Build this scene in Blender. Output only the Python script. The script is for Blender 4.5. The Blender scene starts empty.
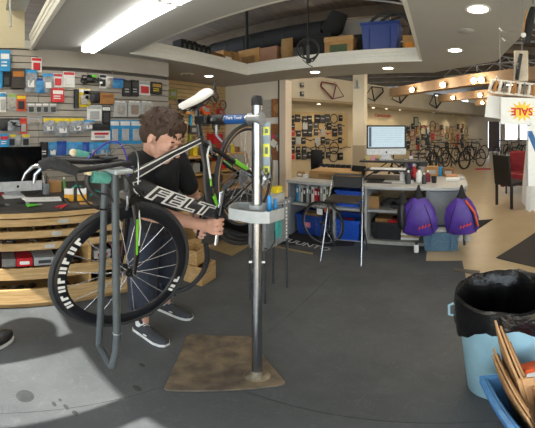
import bpy, bmesh, math, random
from mathutils import Vector, Matrix
random.seed(7)
PI = math.pi
R = math.radians
scn = bpy.context.scene
COL = scn.collection

# ---- where a pixel of the photograph lies in the shop (real metres; camera 1.5 m above the floor) ----
KD, HZ, YAW, EYE = 0.2, 128.0, -34.0, 1.5
def azd(px): return R((px - 267.5) * KD + YAW)
def eld(py): return R((HZ - py) * KD)
def Pd(px, py, d):
    return Vector((d * math.sin(azd(px)), d * math.cos(azd(px)), EYE + d * math.tan(eld(py))))
def Pz(px, py, z):
    return Pd(px, py, (z - EYE) / math.tan(eld(py)))
def PX(px, py, X): return Pd(px, py, X / math.sin(azd(px)))
def PY(px, py, Y): return Pd(px, py, Y / math.cos(azd(px)))

# ---- materials ----
def lin(c):
    if isinstance(c, str):
        c = [int(c[i:i + 2], 16) / 255 for i in (0, 2, 4)]
    return tuple(((x + .055) / 1.055) ** 2.4 if x > .04045 else x / 12.92 for x in c)
MATS = {}
def mat(name, col, rough=.5, metal=0, var=.12, scale=25, bump=0, emit=0, trans=0, alpha=1, col2=None, coords='Object', stretch=None, spec=None):
    if name in MATS: return MATS[name]
    m = bpy.data.materials.new(name); m.use_nodes = True
    nt = m.node_tree; b = nt.nodes['Principled BSDF']
    c = lin(col)
    tc = nt.nodes.new('ShaderNodeTexCoord')
    no = nt.nodes.new('ShaderNodeTexNoise'); no.inputs['Scale'].default_value = scale; no.inputs['Detail'].default_value = 4
    if stretch:
        mp = nt.nodes.new('ShaderNodeMapping'); mp.inputs['Scale'].default_value = stretch
        nt.links.new(tc.outputs[coords], mp.inputs[0]); nt.links.new(mp.outputs[0], no.inputs['Vector'])
    else:
        nt.links.new(tc.outputs[coords], no.inputs['Vector'])
    rp = nt.nodes.new('ShaderNodeValToRGB')
    d = [max(0, x * (1 - var)) for x in c]; l = [min(1, x * (1 + var)) for x in c]
    if col2: l = lin(col2); d = c
    rp.color_ramp.elements[0].color = (*d, 1); rp.color_ramp.elements[1].color = (*l, 1)
    rp.color_ramp.elements[0].position = .35; rp.color_ramp.elements[1].position = .68
    nt.links.new(no.outputs['Fac'], rp.inputs[0]); nt.links.new(rp.outputs[0], b.inputs['Base Color'])
    b.inputs['Roughness'].default_value = rough; b.inputs['Metallic'].default_value = metal
    if spec is not None: b.inputs['Specular IOR Level'].default_value = spec
    if bump:
        bp = nt.nodes.new('ShaderNodeBump'); bp.inputs['Strength'].default_value = bump; bp.inputs['Distance'].default_value = .01
        nt.links.new(no.outputs['Fac'], bp.inputs['Height']); nt.links.new(bp.outputs[0], b.inputs['Normal'])
    if emit:
        b.inputs['Emission Color'].default_value = (*c, 1); b.inputs['Emission Strength'].default_value = emit
    if trans: b.inputs['Transmission Weight'].default_value = trans
    if alpha < 1: b.inputs['Alpha'].default_value = alpha
    MATS[name] = m
    return m

# ---- mesh builder ----
class MB:
    def __init__(s): s.bm = bmesh.new(); s.mi = 0; s.n0 = 0
    def _fin(s, vs):
        fs = set()
        for v in vs:
            for f in v.link_faces: fs.add(f)
        for f in fs: f.material_index = s.mi
        return vs
    def box(s, c, d, rz=0, M=None):
        T = Matrix.Translation(c) @ (M if M is not None else Matrix.Rotation(rz, 4, 'Z')) @ Matrix.Diagonal((*d, 1))
        r = bmesh.ops.create_cube(s.bm, size=1, matrix=T); s._fin(r['verts']); return s
    def bb(s, x0, x1, y0, y1, z0, z1):
        return s.box(((x0 + x1) / 2, (y0 + y1) / 2, (z0 + z1) / 2), (abs(x1 - x0), abs(y1 - y0), abs(z1 - z0)))
    def tube(s, pts, r, n=8, closed=False, cap=True, flat=None):
        pts = [Vector(p) for p in pts]; N = len(pts)
        rr = r if isinstance(r, (list, tuple)) else [r] * N
        rings = []; up = None
        for i, p in enumerate(pts):
            a = pts[(i - 1) % N] if (i or closed) else p
            b = pts[(i + 1) % N] if (i < N - 1 or closed) else p
            t = (b - a).normalized()
            if up is None:
                up = Vector(flat) if flat else (Vector((0, 0, 1)) if abs(t.z) < .9 else Vector((1, 0, 0)))
            x = t.cross(up)
            if x.length < 1e-4: x = t.orthogonal()
            x.normalize(); up2 = x.cross(t).normalized(); up = up2 if not flat else up
            ra = rr[i]; rx, ry = ra if isinstance(ra, (tuple, list)) else (ra, ra)
            rings.append([s.bm.verts.new(p + x * math.cos(2 * PI * k / n) * rx + up2 * math.sin(2 * PI * k / n) * ry) for k in range(n)])
        M2 = N if closed else N - 1
        for i in range(M2):
            A, B = rings[i], rings[(i + 1) % N]
            for k in range(n):
                f = s.bm.faces.new((A[k], A[(k + 1) % n], B[(k + 1) % n], B[k])); f.material_index = s.mi
        if cap and not closed:
            for g, rev in ((rings[0], 0), (rings[-1], 1)):
                f = s.bm.faces.new(g if rev else g[::-1]); f.material_index = s.mi
        return s
    def cyl(s, p0, p1, r0, r1=None, n=16): return s.tube([p0, p1], [r0, r0 if r1 is None else r1], n)
    def cap(s, p0, p1, r0, r1, n=14, k=4):
        p0, p1 = Vector(p0), Vector(p1); t = (p1 - p0).normalized(); P = []; Q = []
        for i in range(k + 1):
            a = -PI / 2 + PI / 2 * i / k; P.append(p0 + t * r0 * math.sin(a)); Q.append(max(r0 * math.cos(a), r0 * .05))
        for i in range(k + 1):
            a = PI / 2 * i / k; P.append(p1 + t * r1 * math.sin(a)); Q.append(max(r1 * math.cos(a), r1 * .05))
        return s.tube(P, Q, n)
    def lathe(s, prof, c=(0, 0, 0), n=24, M=None, sx=1, sy=1):
        T = Matrix.Translation(c) @ (M if M is not None else Matrix.Identity(4)); rings = []
        for r, z in prof:
            rings.append([s.bm.verts.new(T @ Vector((max(r, 1e-4) * math.cos(2 * PI * k / n) * sx, max(r, 1e-4) * math.sin(2 * PI * k / n) * sy, z))) for k in range(n)])
        for A, B in zip(rings, rings[1:]):
            for k in range(n):
                f = s.bm.faces.new((A[k], A[(k + 1) % n], B[(k + 1) % n], B[k])); f.material_index = s.mi
        return s
    def ring(s, c, Rr, r, ax='Y', n=40, m=8, M=None, a0=0, a1=2 * PI, ry=None):
        """torus (or an arc of one) whose axis is ax"""
        rot = M if M is not None else {'Z': Matrix.Identity(4), 'Y': Matrix.Rotation(PI / 2, 4, 'X'), 'X': Matrix.Rotation(PI / 2, 4, 'Y')}[ax]
        T = Matrix.Translation(c) @ rot; full = abs(a1 - a0 - 2 * PI) < 1e-6; ry = ry or r; rings = []
        for i in range(n if full else n + 1):
            a = a0 + (a1 - a0) * i / n
            rings.append([s.bm.verts.new(T @ Vector(((Rr + r * math.cos(2 * PI * k / m)) * math.cos(a), (Rr + r * math.cos(2 * PI * k / m)) * math.sin(a), ry * math.sin(2 * PI * k / m)))) for k in range(m)])
        N = len(rings)
        for i in range(N if full else N - 1):
            A, B = rings[i], rings[(i + 1) % N]
            for k in range(m):
                f = s.bm.faces.new((A[k], A[(k + 1) % m], B[(k + 1) % m], B[k])); f.material_index = s.mi
        if not full:
            s.bm.faces.new(rings[0][::-1]).material_index = s.mi; s.bm.faces.new(rings[-1]).material_index = s.mi
        return s
    def ball(s, c, r, M=None, n=16):
        if not isinstance(r, (tuple, list)): r = (r, r, r)
        T = Matrix.Translation(c) @ (M if M is not None else Matrix.Identity(4)) @ Matrix.Diagonal((*r, 1))
        q = bmesh.ops.create_uvsphere(s.bm, u_segments=n, v_segments=max(6, n * 2 // 3), radius=1, matrix=T); s._fin(q['verts']); return s
    def prism(s, pts, off):
        """polygon pts (3-D), pushed along off"""
        pts = [Vector(p) for p in pts]; off = Vector(off)
        A = [s.bm.verts.new(p) for p in pts]; B = [s.bm.verts.new(p + off) for p in pts]; n = len(pts)
        fs = [s.bm.faces.new(A[::-1]), s.bm.faces.new(B)] + [s.bm.faces.new((A[i], A[(i + 1) % n], B[(i + 1) % n], B[i])) for i in range(n)]
        for f in fs: f.material_index = s.mi
        return s
    def pillow(s, c, d, rz=0, n=6, puff=1, M=None, rnd=.08):
        """soft bag: thin at the rim, thick in the middle; local x = width, z = height, y = thickness"""
        T = Matrix.Translation(c) @ (M if M is not None else Matrix.Rotation(rz, 4, 'Z'))
        w, t, h = d; G = {}
        for sd in (0, 1):
            for i in range(n + 1):
                for j in range(n + 1):
                    u, v = i / n * 2 - 1, j / n * 2 - 1
                    if sd and (i in (0, n) or j in (0, n)): G[sd, i, j] = G[0, i, j]; continue
                    e = (1 - abs(u) ** 3) * (1 - abs(v) ** 3) * puff
                    y = (t / 2) * e * (1 if sd else -1) * (1 + random.uniform(-rnd, rnd) * 3) + (0.0)
                    k = 1 - .06 * (abs(v) ** 2) * abs(u)
                    G[sd, i, j] = s.bm.verts.new(T @ Vector((u * w / 2 * k + random.uniform(-rnd, rnd) * w * .1, y, v * h / 2 + random.uniform(-rnd, rnd) * h * .06)))
        for sd in (0, 1):
            for i in range(n):
                for j in range(n):
                    q = [G[sd, i, j], G[sd, i + 1, j], G[sd, i + 1, j + 1], G[sd, i, j + 1]]
                    f = s.bm.faces.new(q if not sd else q[::-1]); f.material_index = s.mi
        return s
    def build(s, name, mats, parent=None, loc=None, rz=0, smooth=True, bev=0, label=None, cat=None, group=None, kind=None, M=None):
        me = bpy.data.meshes.new(name)
        bmesh.ops.remove_doubles(s.bm, verts=s.bm.verts, dist=1e-6)
        bmesh.ops.recalc_face_normals(s.bm, faces=s.bm.faces)
        if M is not None: s.bm.transform(M)
        s.bm.to_mesh(me); s.bm.free()
        for m in (mats if isinstance(mats, (list, tuple)) else [mats]): me.materials.append(m)
        if smooth:
            me.shade_smooth()
            me.set_sharp_from_angle(angle=R(38))
        o = bpy.data.objects.new(name, me); COL.objects.link(o)
        if parent is not None: o.parent = parent
        if loc is not None: o.location = loc
        if rz: o.rotation_euler = (0, 0, rz)
        if bev:
            b = o.modifiers.new('bevel', 'BEVEL'); b.width = bev; b.segments = 2; b.limit_method = 'ANGLE'
        return tag(o, label, cat, group, kind)
def tag(o, label=None, cat=None, group=None, kind=None):
    if label: o['label'] = label
    if cat: o['category'] = cat
    if group: o['group'] = group
    if kind: o['kind'] = kind
    return o
def thing(name, label, cat, loc=(0, 0, 0), rz=0, group=None):
    o = bpy.data.objects.new(name, None); COL.objects.link(o); o.empty_display_size = .1
    o.location = loc; o.rotation_euler = (0, 0, rz)
    return tag(o, label, cat, group)
def dup(root, loc=None, rz=None, label=None, group=None):
    def cp(o, par):
        c = o.copy(); COL.objects.link(c)
        if par: c.parent = par
        for ch in KIDS(o): cp(ch, c)
        return c
    r = cp(root, None)
    if loc is not None: r.location = loc
    if rz is not None: r.rotation_euler = (0, 0, rz)
    if label: r['label'] = label
    if group: r['group'] = group
    return r
def KIDS(o): return [x for x in list(COL.objects) if x.parent == o]
def bake(o):
    """turn an object with modifiers (or a text) into a plain mesh"""
    dg = bpy.context.evaluated_depsgraph_get(); dg.update()
    return bpy.data.meshes.new_from_object(o.evaluated_get(dg))
def text(body, size, m, parent, M, name='lettering', ext=.0006, off=0, xs=1, label=None, shear=0):
    cu = bpy.data.curves.new('t', 'FONT'); cu.shear = shear; cu.body = body; cu.size = size; cu.extrude = ext; cu.offset = off
    cu.align_x = 'CENTER'; cu.align_y = 'CENTER'; cu.resolution_u = 3
    t = bpy.data.objects.new('t', cu); COL.objects.link(t)
    me = bake(t); bpy.data.objects.remove(t); me.transform(Matrix.Diagonal((xs, 1, 1, 1)))
    me.transform(M); me.materials.clear(); me.materials.append(m); me.name = name
    o = bpy.data.objects.new(name, me); COL.objects.link(o); o.parent = parent
    return tag(o, label)
def frame(o, x, y, z):
    """matrix with the given axes and origin"""
    x, y, z = Vector(x).normalized(), Vector(y).normalized(), Vector(z).normalized()
    return Matrix(((x.x, y.x, z.x, o[0]), (x.y, y.y, z.y, o[1]), (x.z, y.z, z.z, o[2]), (0, 0, 0, 1)))
def organic(mb, name, m, parent, voxel=.006, smooth=4, label=None, mats=None):
    """one continuous skin over overlapping volumes"""
    me = bpy.data.meshes.new('tmp'); mb.bm.to_mesh(me); mb.bm.free()
    o = bpy.data.objects.new('tmp', me); COL.objects.link(o)
    r = o.modifiers.new('r', 'REMESH'); r.mode = 'VOXEL'; r.voxel_size = voxel
    sm = o.modifiers.new('s', 'SMOOTH'); sm.iterations = smooth; sm.factor = .5
    out = bake(o); bpy.data.objects.remove(o)
    out.name = name; out.materials.clear(); out.materials.append(m); out.shade_smooth()
    q = bpy.data.objects.new(name, out); COL.objects.link(q); q.parent = parent
    return tag(q, label)

# ---- camera: the photograph is a piece of a panorama (equirectangular) ----
cam = bpy.data.cameras.new('camera'); co = bpy.data.objects.new('camera', cam); COL.objects.link(co)
co.location = (0, 0, EYE); co.rotation_euler = (PI / 2, 0, R(-YAW))
cam.type = 'PANO'
pc = cam if hasattr(cam, 'panorama_type') else cam.cycles
pc.panorama_type = 'EQUIRECTANGULAR'
pc.longitude_min = R(-53.5); pc.longitude_max = R(53.5)
pc.latitude_max = R(HZ * KD); pc.latitude_min = R((HZ - 428) * KD)
scn.camera = co
scn.view_settings.view_transform = 'Standard'; scn.view_settings.look = 'None'
scn.view_settings.gamma = 1; scn.view_settings.exposure = 0.22
scn.cycles.use_denoising = True
scn.cycles.max_bounces = 7; scn.cycles.diffuse_bounces = 4
scn.cycles.sample_clamp_indirect = 6

# ---- palette ----
black = mat('black_plastic', '1c1c1e', .45); dblack = mat('matt_black', '141415', .8)
white = mat('white_plastic', 'e4e4e0', .45, var=.04); chrome = mat('chrome', 'a6a9ad', .24, 1, var=.06)
steel = mat('brushed_steel', '9a9da0', .38, .9, var=.1, scale=60); grey = mat('grey_paint', '83878a', .5, var=.06)
lgrey = mat('light_grey_laminate', 'a8aaa8', .5, var=.05); dgrey = mat('dark_grey', '3c3e40', .55)
cream = mat('cream_wall_paint', 'e4decf', .8, var=.03, scale=3); ceilm = mat('ceiling_paint', 'a8a9a6', .85, var=.03, scale=2)
whitetrim = mat('white_trim_paint', 'dadad2', .5, var=.03)
red = mat('red_plastic', 'c4202a', .4); orange = mat('orange_plastic', 'e05a20', .45); yellow = mat('yellow_plastic', 'e6cf28', .45)
green = mat('green_plastic', '5cc832', .45); blue = mat('blue_plastic', '1c4fae', .4); lblue = mat('packaging_blue', '2f93cc', .4)
navy = mat('navy_packaging', '1d3f86', .45); teal = mat('teal_rubber', '2aa39a', .5); clearp = mat('clear_plastic', 'cfd4d4', .15, trans=.3, alpha=.75)
card = mat('brown_cardboard', 'a9814f', .8, var=.12, scale=8); card2 = mat('dark_cardboard', '80603c', .85, var=.15, scale=8)
paper = mat('white_paper', 'e6e6e0', .7, var=.03); brown = mat('brown_leather', '8a5a30', .6)
wood = mat('pine_wood', 'b98f55', .6, var=.25, scale=6, stretch=(1, 1, 14), col2='d2ab6e')
woody = mat('pine_board', 'a98855', .6, scale=7, stretch=(8, .8, 8), col2='c9a878')
# =============== SETTING ===============
def S(name, mb, m, **k): return mb.build(name, m, kind='structure', **k)
vinyl = mat('beige_vinyl_floor', 'b5a382', .28, var=.06, scale=3)
rub = bpy.data.materials.new('black_rubber_floor'); rub.use_nodes = True
nt = rub.node_tree; bs = nt.nodes['Principled BSDF']; tc = nt.nodes.new('ShaderNodeTexCoord')
n1 = nt.nodes.new('ShaderNodeTexNoise'); n1.inputs['Scale'].default_value = 1.7; n1.inputs['Detail'].default_value = 6; n1.inputs['Roughness'].default_value = .65
r1 = nt.nodes.new('ShaderNodeValToRGB'); r1.color_ramp.elements[0].color = (*lin('3f4346'), 1); r1.color_ramp.elements[1].color = (*lin('525659'), 1)
r1.color_ramp.elements[0].position = .35; r1.color_ramp.elements[1].position = .7
n2 = nt.nodes.new('ShaderNodeTexNoise'); n2.inputs['Scale'].default_value = 60; n2.inputs['Detail'].default_value = 2
r2 = nt.nodes.new('ShaderNodeValToRGB'); r2.color_ramp.elements[0].position = .74; r2.color_ramp.elements[1].position = .8
r2.color_ramp.elements[0].color = (0, 0, 0, 1); r2.color_ramp.elements[1].color = (.1, .1, .1, 1)
sc_ = nt.nodes.new('ShaderNodeTexNoise'); sc_.inputs['Scale'].default_value = 5; sc_.inputs['Detail'].default_value = 8; sc_.inputs['Distortion'].default_value = 2.5
r3 = nt.nodes.new('ShaderNodeValToRGB'); r3.color_ramp.elements[0].position = .49; r3.color_ramp.elements[1].position = .5
e3 = r3.color_ramp.elements.new(.51); r3.color_ramp.elements[0].color = (0, 0, 0, 1); r3.color_ramp.elements[1].color = (.025, .025, .025, 1); e3.color = (0, 0, 0, 1)
ad = nt.nodes.new('ShaderNodeMix'); ad.data_type = 'RGBA'; ad.blend_type = 'ADD'; ad.inputs[0].default_value = 1
ad2 = nt.nodes.new('ShaderNodeMix'); ad2.data_type = 'RGBA'; ad2.blend_type = 'ADD'; ad2.inputs[0].default_value = 1
for a in (n1, n2, sc_): nt.links.new(tc.outputs['Object'], a.inputs['Vector'])
nt.links.new(n1.outputs['Fac'], r1.inputs[0]); nt.links.new(n2.outputs['Fac'], r2.inputs[0]); nt.links.new(sc_.outputs['Fac'], r3.inputs[0])
nt.links.new(r1.outputs[0], ad.inputs[6]); nt.links.new(r2.outputs[0], ad.inputs[7]); nt.links.new(ad.outputs[2], ad2.inputs[6]); nt.links.new(r3.outputs[0], ad2.inputs[7])
nt.links.new(ad2.outputs[2], bs.inputs['Base Color']); bs.inputs['Roughness'].default_value = .62
bp = nt.nodes.new('ShaderNodeBump'); bp.inputs['Strength'].default_value = .25; bp.inputs['Distance'].default_value = .004
nt.links.new(n2.outputs['Fac'], bp.inputs['Height']); nt.links.new(bp.outputs[0], bs.inputs['Normal'])

S('floor', MB().bb(-9, 14, -1.6, 20, -.12, -.008), vinyl)
rb = MB()
# rubber sheets laid edge to edge with hairline seams
g = .003
for x0, x1, y0, y1 in ((-4.3, -2.2, -1.6, 1.9), (-2.2, -.97, -1.6, .9), (-.97, .26, -1.6, .9), (-2.2, -.97, .9, 2.65), (-.97, .26, .9, 2.65), (-4.3, -2.2, 1.9, 4.6), (-2.2, -.97, 2.65, 3.0), (-.97, .26, 2.65, 3.0), (-2.2, -1.0, 3.0, 4.2), (-1.0, -.12, 3.0, 4.2)):
    rb.bb(x0 + g / 2, x1 - g / 2, y0 + g / 2, y1 - g / 2, -.008, 0)
S('floor_rubber', rb, rub, smooth=False)
S('ground_outside', MB().bb(-14, 14, -14, -1.6, -.14, -.02), mat('concrete_pavement', 'b4b0a6', .9, var=.1, scale=2))

# low ceiling with two rectangular openings
zc = 2.4
c_ = MB()
for x0, x1, y0, y1 in ((-4.3, -2.95, .5, 4.6), (-2.95, -.2, .5, 1.6), (-2.95, -.2, 3.75, 4.6), (-1.0, .78, -1.5, .5), (-4.3, -3.14, -1.5, .5), (-3.14, -1.0, -1.5, -1.2)):
    c_.bb(x0, x1, y0, y1, zc, zc + .1)
c_.prism([(-.2, .5, zc), (.78, .5, zc), (.78, 3.7, zc), (.26, 4.25, zc), (-.05, 4.6, zc), (-.2, 4.6, zc)], (0, 0, .1))
S('ceiling', c_, ceilm, smooth=False)
def fascia(n, a, b, nrm, zb=2.385):
    """stepped white moulding along the edge of a ceiling opening"""
    m = MB(); a, b = Vector(a), Vector(b); nrm = Vector(nrm); d = (b - a)
    for z0, z1, t in ((zb, 2.425, .035), (2.425, 2.47, .022), (2.47, 2.515, .03), (2.515, 2.575, .04)):
        q = a + nrm * t; m.prism([(a.x, a.y, z0), (b.x, b.y, z0), (b.x + nrm.x * t, b.y + nrm.y * t, z0), (q.x, q.y, z0)], (0, 0, z1 - z0))
    S('trim_%d' % n, m, whitetrim, smooth=False)
fascia(1, (-2.95, 3.75), (-.2, 3.75), (0, -1)); fascia(2, (-2.95, 1.6), (-2.95, 3.75), (1, 0))
fascia(3, (-.2, 1.6), (-.2, 3.75), (-1, 0), 2.402); fascia(4, (-2.95, 1.6), (-.2, 1.6), (0, 1), 2.402)
fascia(5, (-3.14, .5), (-1.0, .5), (0, -1)); fascia(6, (-1.0, -1.2), (-1.0, .5), (-1, 0))

# walls
slat = mat('grey_slatwall', 'a39d92', .6, var=.05, scale=4); slatw = mat('maple_slatwall', 'c2a878', .55, var=.08, scale=4)
groove = mat('slatwall_groove', '4a4540', .8)
w = MB().bb(-4.2, -3.19, -1.5, 2.3, 0, 2.4); w.bb(-3.19, -3.14, .56, 2.3, 2.2, 2.4); w.bb(-3.19, -3.14, -1.5, 2.3, 0, .86)
w.mi = 1; w.bb(-3.189, -3.175, -1.5, 2.3, .86, 2.4); w.mi = 2
z = .87
while z < 2.38:
    for y0, y1 in ((-1.5, -.66), (-.655, .56), (.565, 1.98), (1.985, 2.3)):
        if z > 2.12 and y0 > .5: continue
        w.bb(-3.176, -3.14, y0, y1, z, z + .066)
    z += .0762
S('wall_left', w, [slat, groove, slat], smooth=False)
w = MB().bb(-4.4, -4.24, 2.3, 4.75, 0, 2.4); w.mi = 1; w.bb(-4.24, -4.225, 2.3, 4.6, .8, 2.4); w.mi = 2
z = .8
while z < 2.38: w.bb(-4.226, -4.2, 2.3, 4.6, z, z + .066); z += .0762
S('wall_recess', w, [cream, groove, slatw], smooth=False)
S('wall_back', MB().bb(-4.3, -2.8, 4.6, 4.75, 0, 2.4), cream, smooth=False)
w = MB().bb(-2.8, -2.67, 4.55, 4.78, 0, 2.4); w.mi = 1; w.bb(-2.82, -2.80, 4.53, 4.6, 0, 2.4)
S('trim_7', w, [mat('cream_post', 'dccdb8', .6, var=.03, scale=2), dgrey], smooth=False)
w = MB().bb(-1.40, -1.2, 4.6, 4.8, 1.21, 3.3); w.mi = 1; w.bb(-1.405, -1.195, 4.595, 4.805, 0, 1.21); w.mi = 2
w.bb(-1.34, -1.31, 4.58, 4.6, 2.16, 2.3); w.bb(-1.37, -1.29, 4.575, 4.6, 2.16, 2.19)
S('wall_column', w, [mat('column_paint', 'd6cab0', .7, var=.03, scale=2), mat('column_dado', 'a8997f', .7, var=.03, scale=2), steel], smooth=False)
# loft above the low ceiling: white panel, upper wall on the left, roof
S('wall_loft', MB().bb(-2.6, -.75, 4.48, 4.54, 2.5, 3.36), mat('loft_board', 'a9a8a2', .85, var=.06, scale=2), smooth=False)
w = MB().bb(-3.3, -3.132, -1.5, .41, 2.401, 3.8); S('wall_upper', w, mat('beige_paint', 'c2bb9e', .85, var=.03, scale=2), smooth=False)
roofm = mat('dark_roof_boards', '2a231b', .9, scale=3, stretch=(6, .5, 1), col2='4a3d30')
S('ceiling_roof', MB().bb(-9, 14, -1.6, 20, 3.8, 3.9), roofm, smooth=False)
rj = mat('roof_joist_wood', '4c4236', .85, var=.2, scale=5)
for i, y in enumerate((2.3, 3.6, 4.9, 6.2, 7.5, 8.8, 10.1, 11.4, 12.7, 14.0)):
    S('trim_%d' % (10 + i), MB().bb(-9, 14, y, y + .06, 3.58, 3.8), rj, smooth=False)
# open web steel trusses under the roof
for i, (a, b) in enumerate((((-4.2, 2.2, 3.45), (1.4, 5.2, 3.45)), ((-3.6, 5.2, 3.3), (5.2, 9.5, 3.3)), ((-.6, 6.6, 3.25), (4.0, 4.2, 3.25)), ((.2, 9.4, 3.2), (5.0, 6.0, 3.2)))):
    a, b = Vector(a), Vector(b); m = MB(); m.tube([a, b], .022, 6); u = Vector((0, 0, .26)); m.tube([a + u, b + u], .022, 6)
    n = int((b - a).length / .35)
    for k in range(n): m.tube([a.lerp(b, k / n) + (u if k % 2 else u * 0), a.lerp(b, (k + 1) / n) + (u * 0 if k % 2 else u)], .011, 5)
    S('trim_%d' % (30 + i), m, steel)
# the far side of the shop: bulkhead, soffit and display wall running diagonally away
D0 = Vector((-3.9, 5.73, 0)); dv = Vector((.5, .866, 0)); dn = Vector((-.866, .5, 0)); L = 14.2
def Dp(t, off, z): p = D0 + dv * t + dn * off; return (p.x, p.y, z)
def slab(m, t0, t1, o0, o1, z0, z1): m.prism([Dp(t0, o0, z0), Dp(t1, o0, z0), Dp(t1, o1, z0), Dp(t0, o1, z0)], (0, 0, z1 - z0))
m = MB(); slab(m, -2, L, 0, .1, 2.2, 2.9); slab(m, -2, L, .1, .95, 2.2, 2.28)
m.mi = 1; slab(m, -2, L, -.03, 0, 2.2, 2.27); S('wall_bulkhead', m, [mat('bulkhead_paint', 'b0a691', .8, var=.05, scale=2), mat('bulkhead_trim', '8d7c60', .6)], smooth=False)
m = MB(); slab(m, -2, L, .9, 1.0, 0, 2.2); S('wall_far', m, mat('tan_display_wall', 'c4b594', .7, var=.05, scale=2), smooth=False)
m = MB()
for k in range(15): slab(m, 1.0, 3.4, .86, .9, .85 + k * .0762, .85 + k * .0762 + .066)
S('trim_40', m, slatw, smooth=False)
E0 = 17.6
m = MB().bb(1.9, 3.15, E0, E0 + .3, 0, 3.8); m.bb(3.15, 4.1, E0, E0 + .3, 1.9, 3.8); m.bb(3.95, 4.25, E0, E0 + .3, 0, 1.9); m.bb(4.25, 14, E0, E0 + .3, 1.75, 3.8); m.bb(4.25, 14, E0, E0 + .3, 0, .75)
for x in (5.1, 6.0, 7.2, 8.4, 9.6): m.bb(x, x + .12, E0, E0 + .3, .75, 1.75)
S('wall_end', m, mat('end_wall_paint', 'b9b0a0', .7), smooth=False)
S('door_1', MB().bb(3.2, 3.9, E0 + .1, E0 + .15, 0, 1.9), mat('brown_door', '4a3a30', .5))
S('wall_right', MB().bb(9.0, 9.15, -1.5, E0, 0, 3.8), cream, smooth=False)
# shop front behind the camera: header, piers, glass door frames; sunlight comes in here
m = MB().bb(-4.3, 9.0, -1.62, -1.5, 2.22, 3.8); m.bb(-4.3, -1.72, -1.62, -1.5, 0, 2.22); m.bb(2.6, 2.9, -1.62, -1.5, 0, 2.1); m.bb(6, 6.3, -1.62, -1.5, 0, 2.1)
S('wall_front', m, cream, smooth=False)
for i, (a, b) in enumerate(((-1.15, -1.0), (-.47, -.32), (1.1, 1.2))):
    S('window_%d' % (i + 1), MB().bb(a, b, -1.6, -1.52, 0, 2.22), dgrey, smooth=False)
S('window_4', MB().cyl((-1.27, -1.56, 1.86), (-1.27, -1.54, 1.86), .21, n=36), whitetrim)  # unseen disc, added only to cast the round shadow on the floor

# ---- lamps ----
warm = (1, .86, .66)
glow = mat('lit_diffuser', 'f6f4f0', .5, emit=6.5, var=0); glow2 = mat('lit_downlight', 'fff4e0', .5, emit=14, var=0); spotm = mat('lit_spot', 'ffe0b0', .5, emit=25, var=0)
def fluoro(x0, x1, y0, y1, label):
    t = thing('fluorescent_light', label, 'ceiling light', ((x0 + x1) / 2, (y0 + y1) / 2, 2.4), group='fluorescent lights on the low ceiling')
    w_ = (x1 - x0) / 2; h_ = (y1 - y0) / 2
    m = MB().bb(-w_, w_, -h_ * .7, h_ * .7, -.03, 0)
    for s_ in (-1, 1): m.bb(s_ * w_ - .01, s_ * w_ + .01, -h_, h_, -.065, 0)
    m.build('housing', white, t)
    m = MB()
    for s_ in (-1, 1): m.tube([(-w_ + .01, s_ * h_ * .5, -.045), (w_ - .01, s_ * h_ * .5, -.045)], [(h_ * .48, .03)] * 2, 10)
    m.build('diffuser', glow, t)
fluoro(-2.9, -1.46, .985, 1.15, 'white fluorescent strip light, the left length, over the parts wall')
fluoro(-1.44, .0, .985, 1.15, 'white fluorescent strip light at the top edge, joined to the left length')
def down(px, py, z, r, label, p, power=6, col=(1, .85, .65), grp='round downlights in the low ceiling'):
    q = Pz(px, py, z) if p is None else Vector(p)
    t = thing('downlight', label, 'ceiling light', (q.x, q.y, z), group=grp)
    MB().ring((0, 0, -.003), r * 1.12, r * .16, 'Z', 28, 8, ry=.006).build('trim_ring', whitetrim, t)
    MB().lathe([(0, -.004), (r, -.004), (r, -.001), (0, -.001)], n=24).build('lamp_lens', glow2, t)
    l = bpy.data.lights.new('lamp', 'SPOT'); l.energy = power; l.color = col; l.spot_size = R(130); l.spot_blend = .8; l.shadow_soft_size = .06
    o = bpy.data.objects.new('downlight_lamp', l); COL.objects.link(o); o.location = (q.x, q.y, z - .03)
for (a, b, s_, r) in ((478, 9, 'near the top right, the closest one', .075), (455, 50, 'second closest, right of the ceiling opening', .075), (388, 68, 'above the computer monitor', .075), (315, 72, 'above the window wall, left of the column', .075), (209, 76, 'over the white saddle', .07)):
    down(a, b, 2.4, r, 'round recessed downlight ' + s_, None, 24)
q = Pz(187, 74, 2.4)
t = thing('ceiling_vent', 'round metal ceiling vent left of the downlight over the saddle', 'vent', q)
MB().lathe([(0, -.01), (.05, -.012), (.1, -.004), (.12, 0)], n=24).build('vent_plate', whitetrim, t); MB().ring((0, 0, -.012), .06, .006, 'Z', 24, 6).build('vent_ring', dgrey, t)
q = Pz(466, 31, 2.4)
MB().lathe([(0, -.006), (.07, -.006), (.078, 0)], n=24).build('ceiling_cover', ceilm, loc=q, label='flat round cover plate on the ceiling between two downlights', cat='cover plate')
# soffit downlights of the far wall
for i, (t_, s_) in enumerate(((1.9, 'over the far grid of tools'), (4.2, 'left one of three above the monitor'), (4.9, 'middle one of three above the monitor'), (5.7, 'right one of three above the monitor'), (8.2, 'over the far product shelves, left'), (10.2, 'over the far product shelves, middle'), (12.4, 'over the far product shelves, right'))):
    down(0, 0, 2.2, .06, 'small bright downlight in the far soffit ' + s_, Dp(t_, .45, 2.2), 22, (1, .84, .62), 'downlights in the far soffit')
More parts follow.
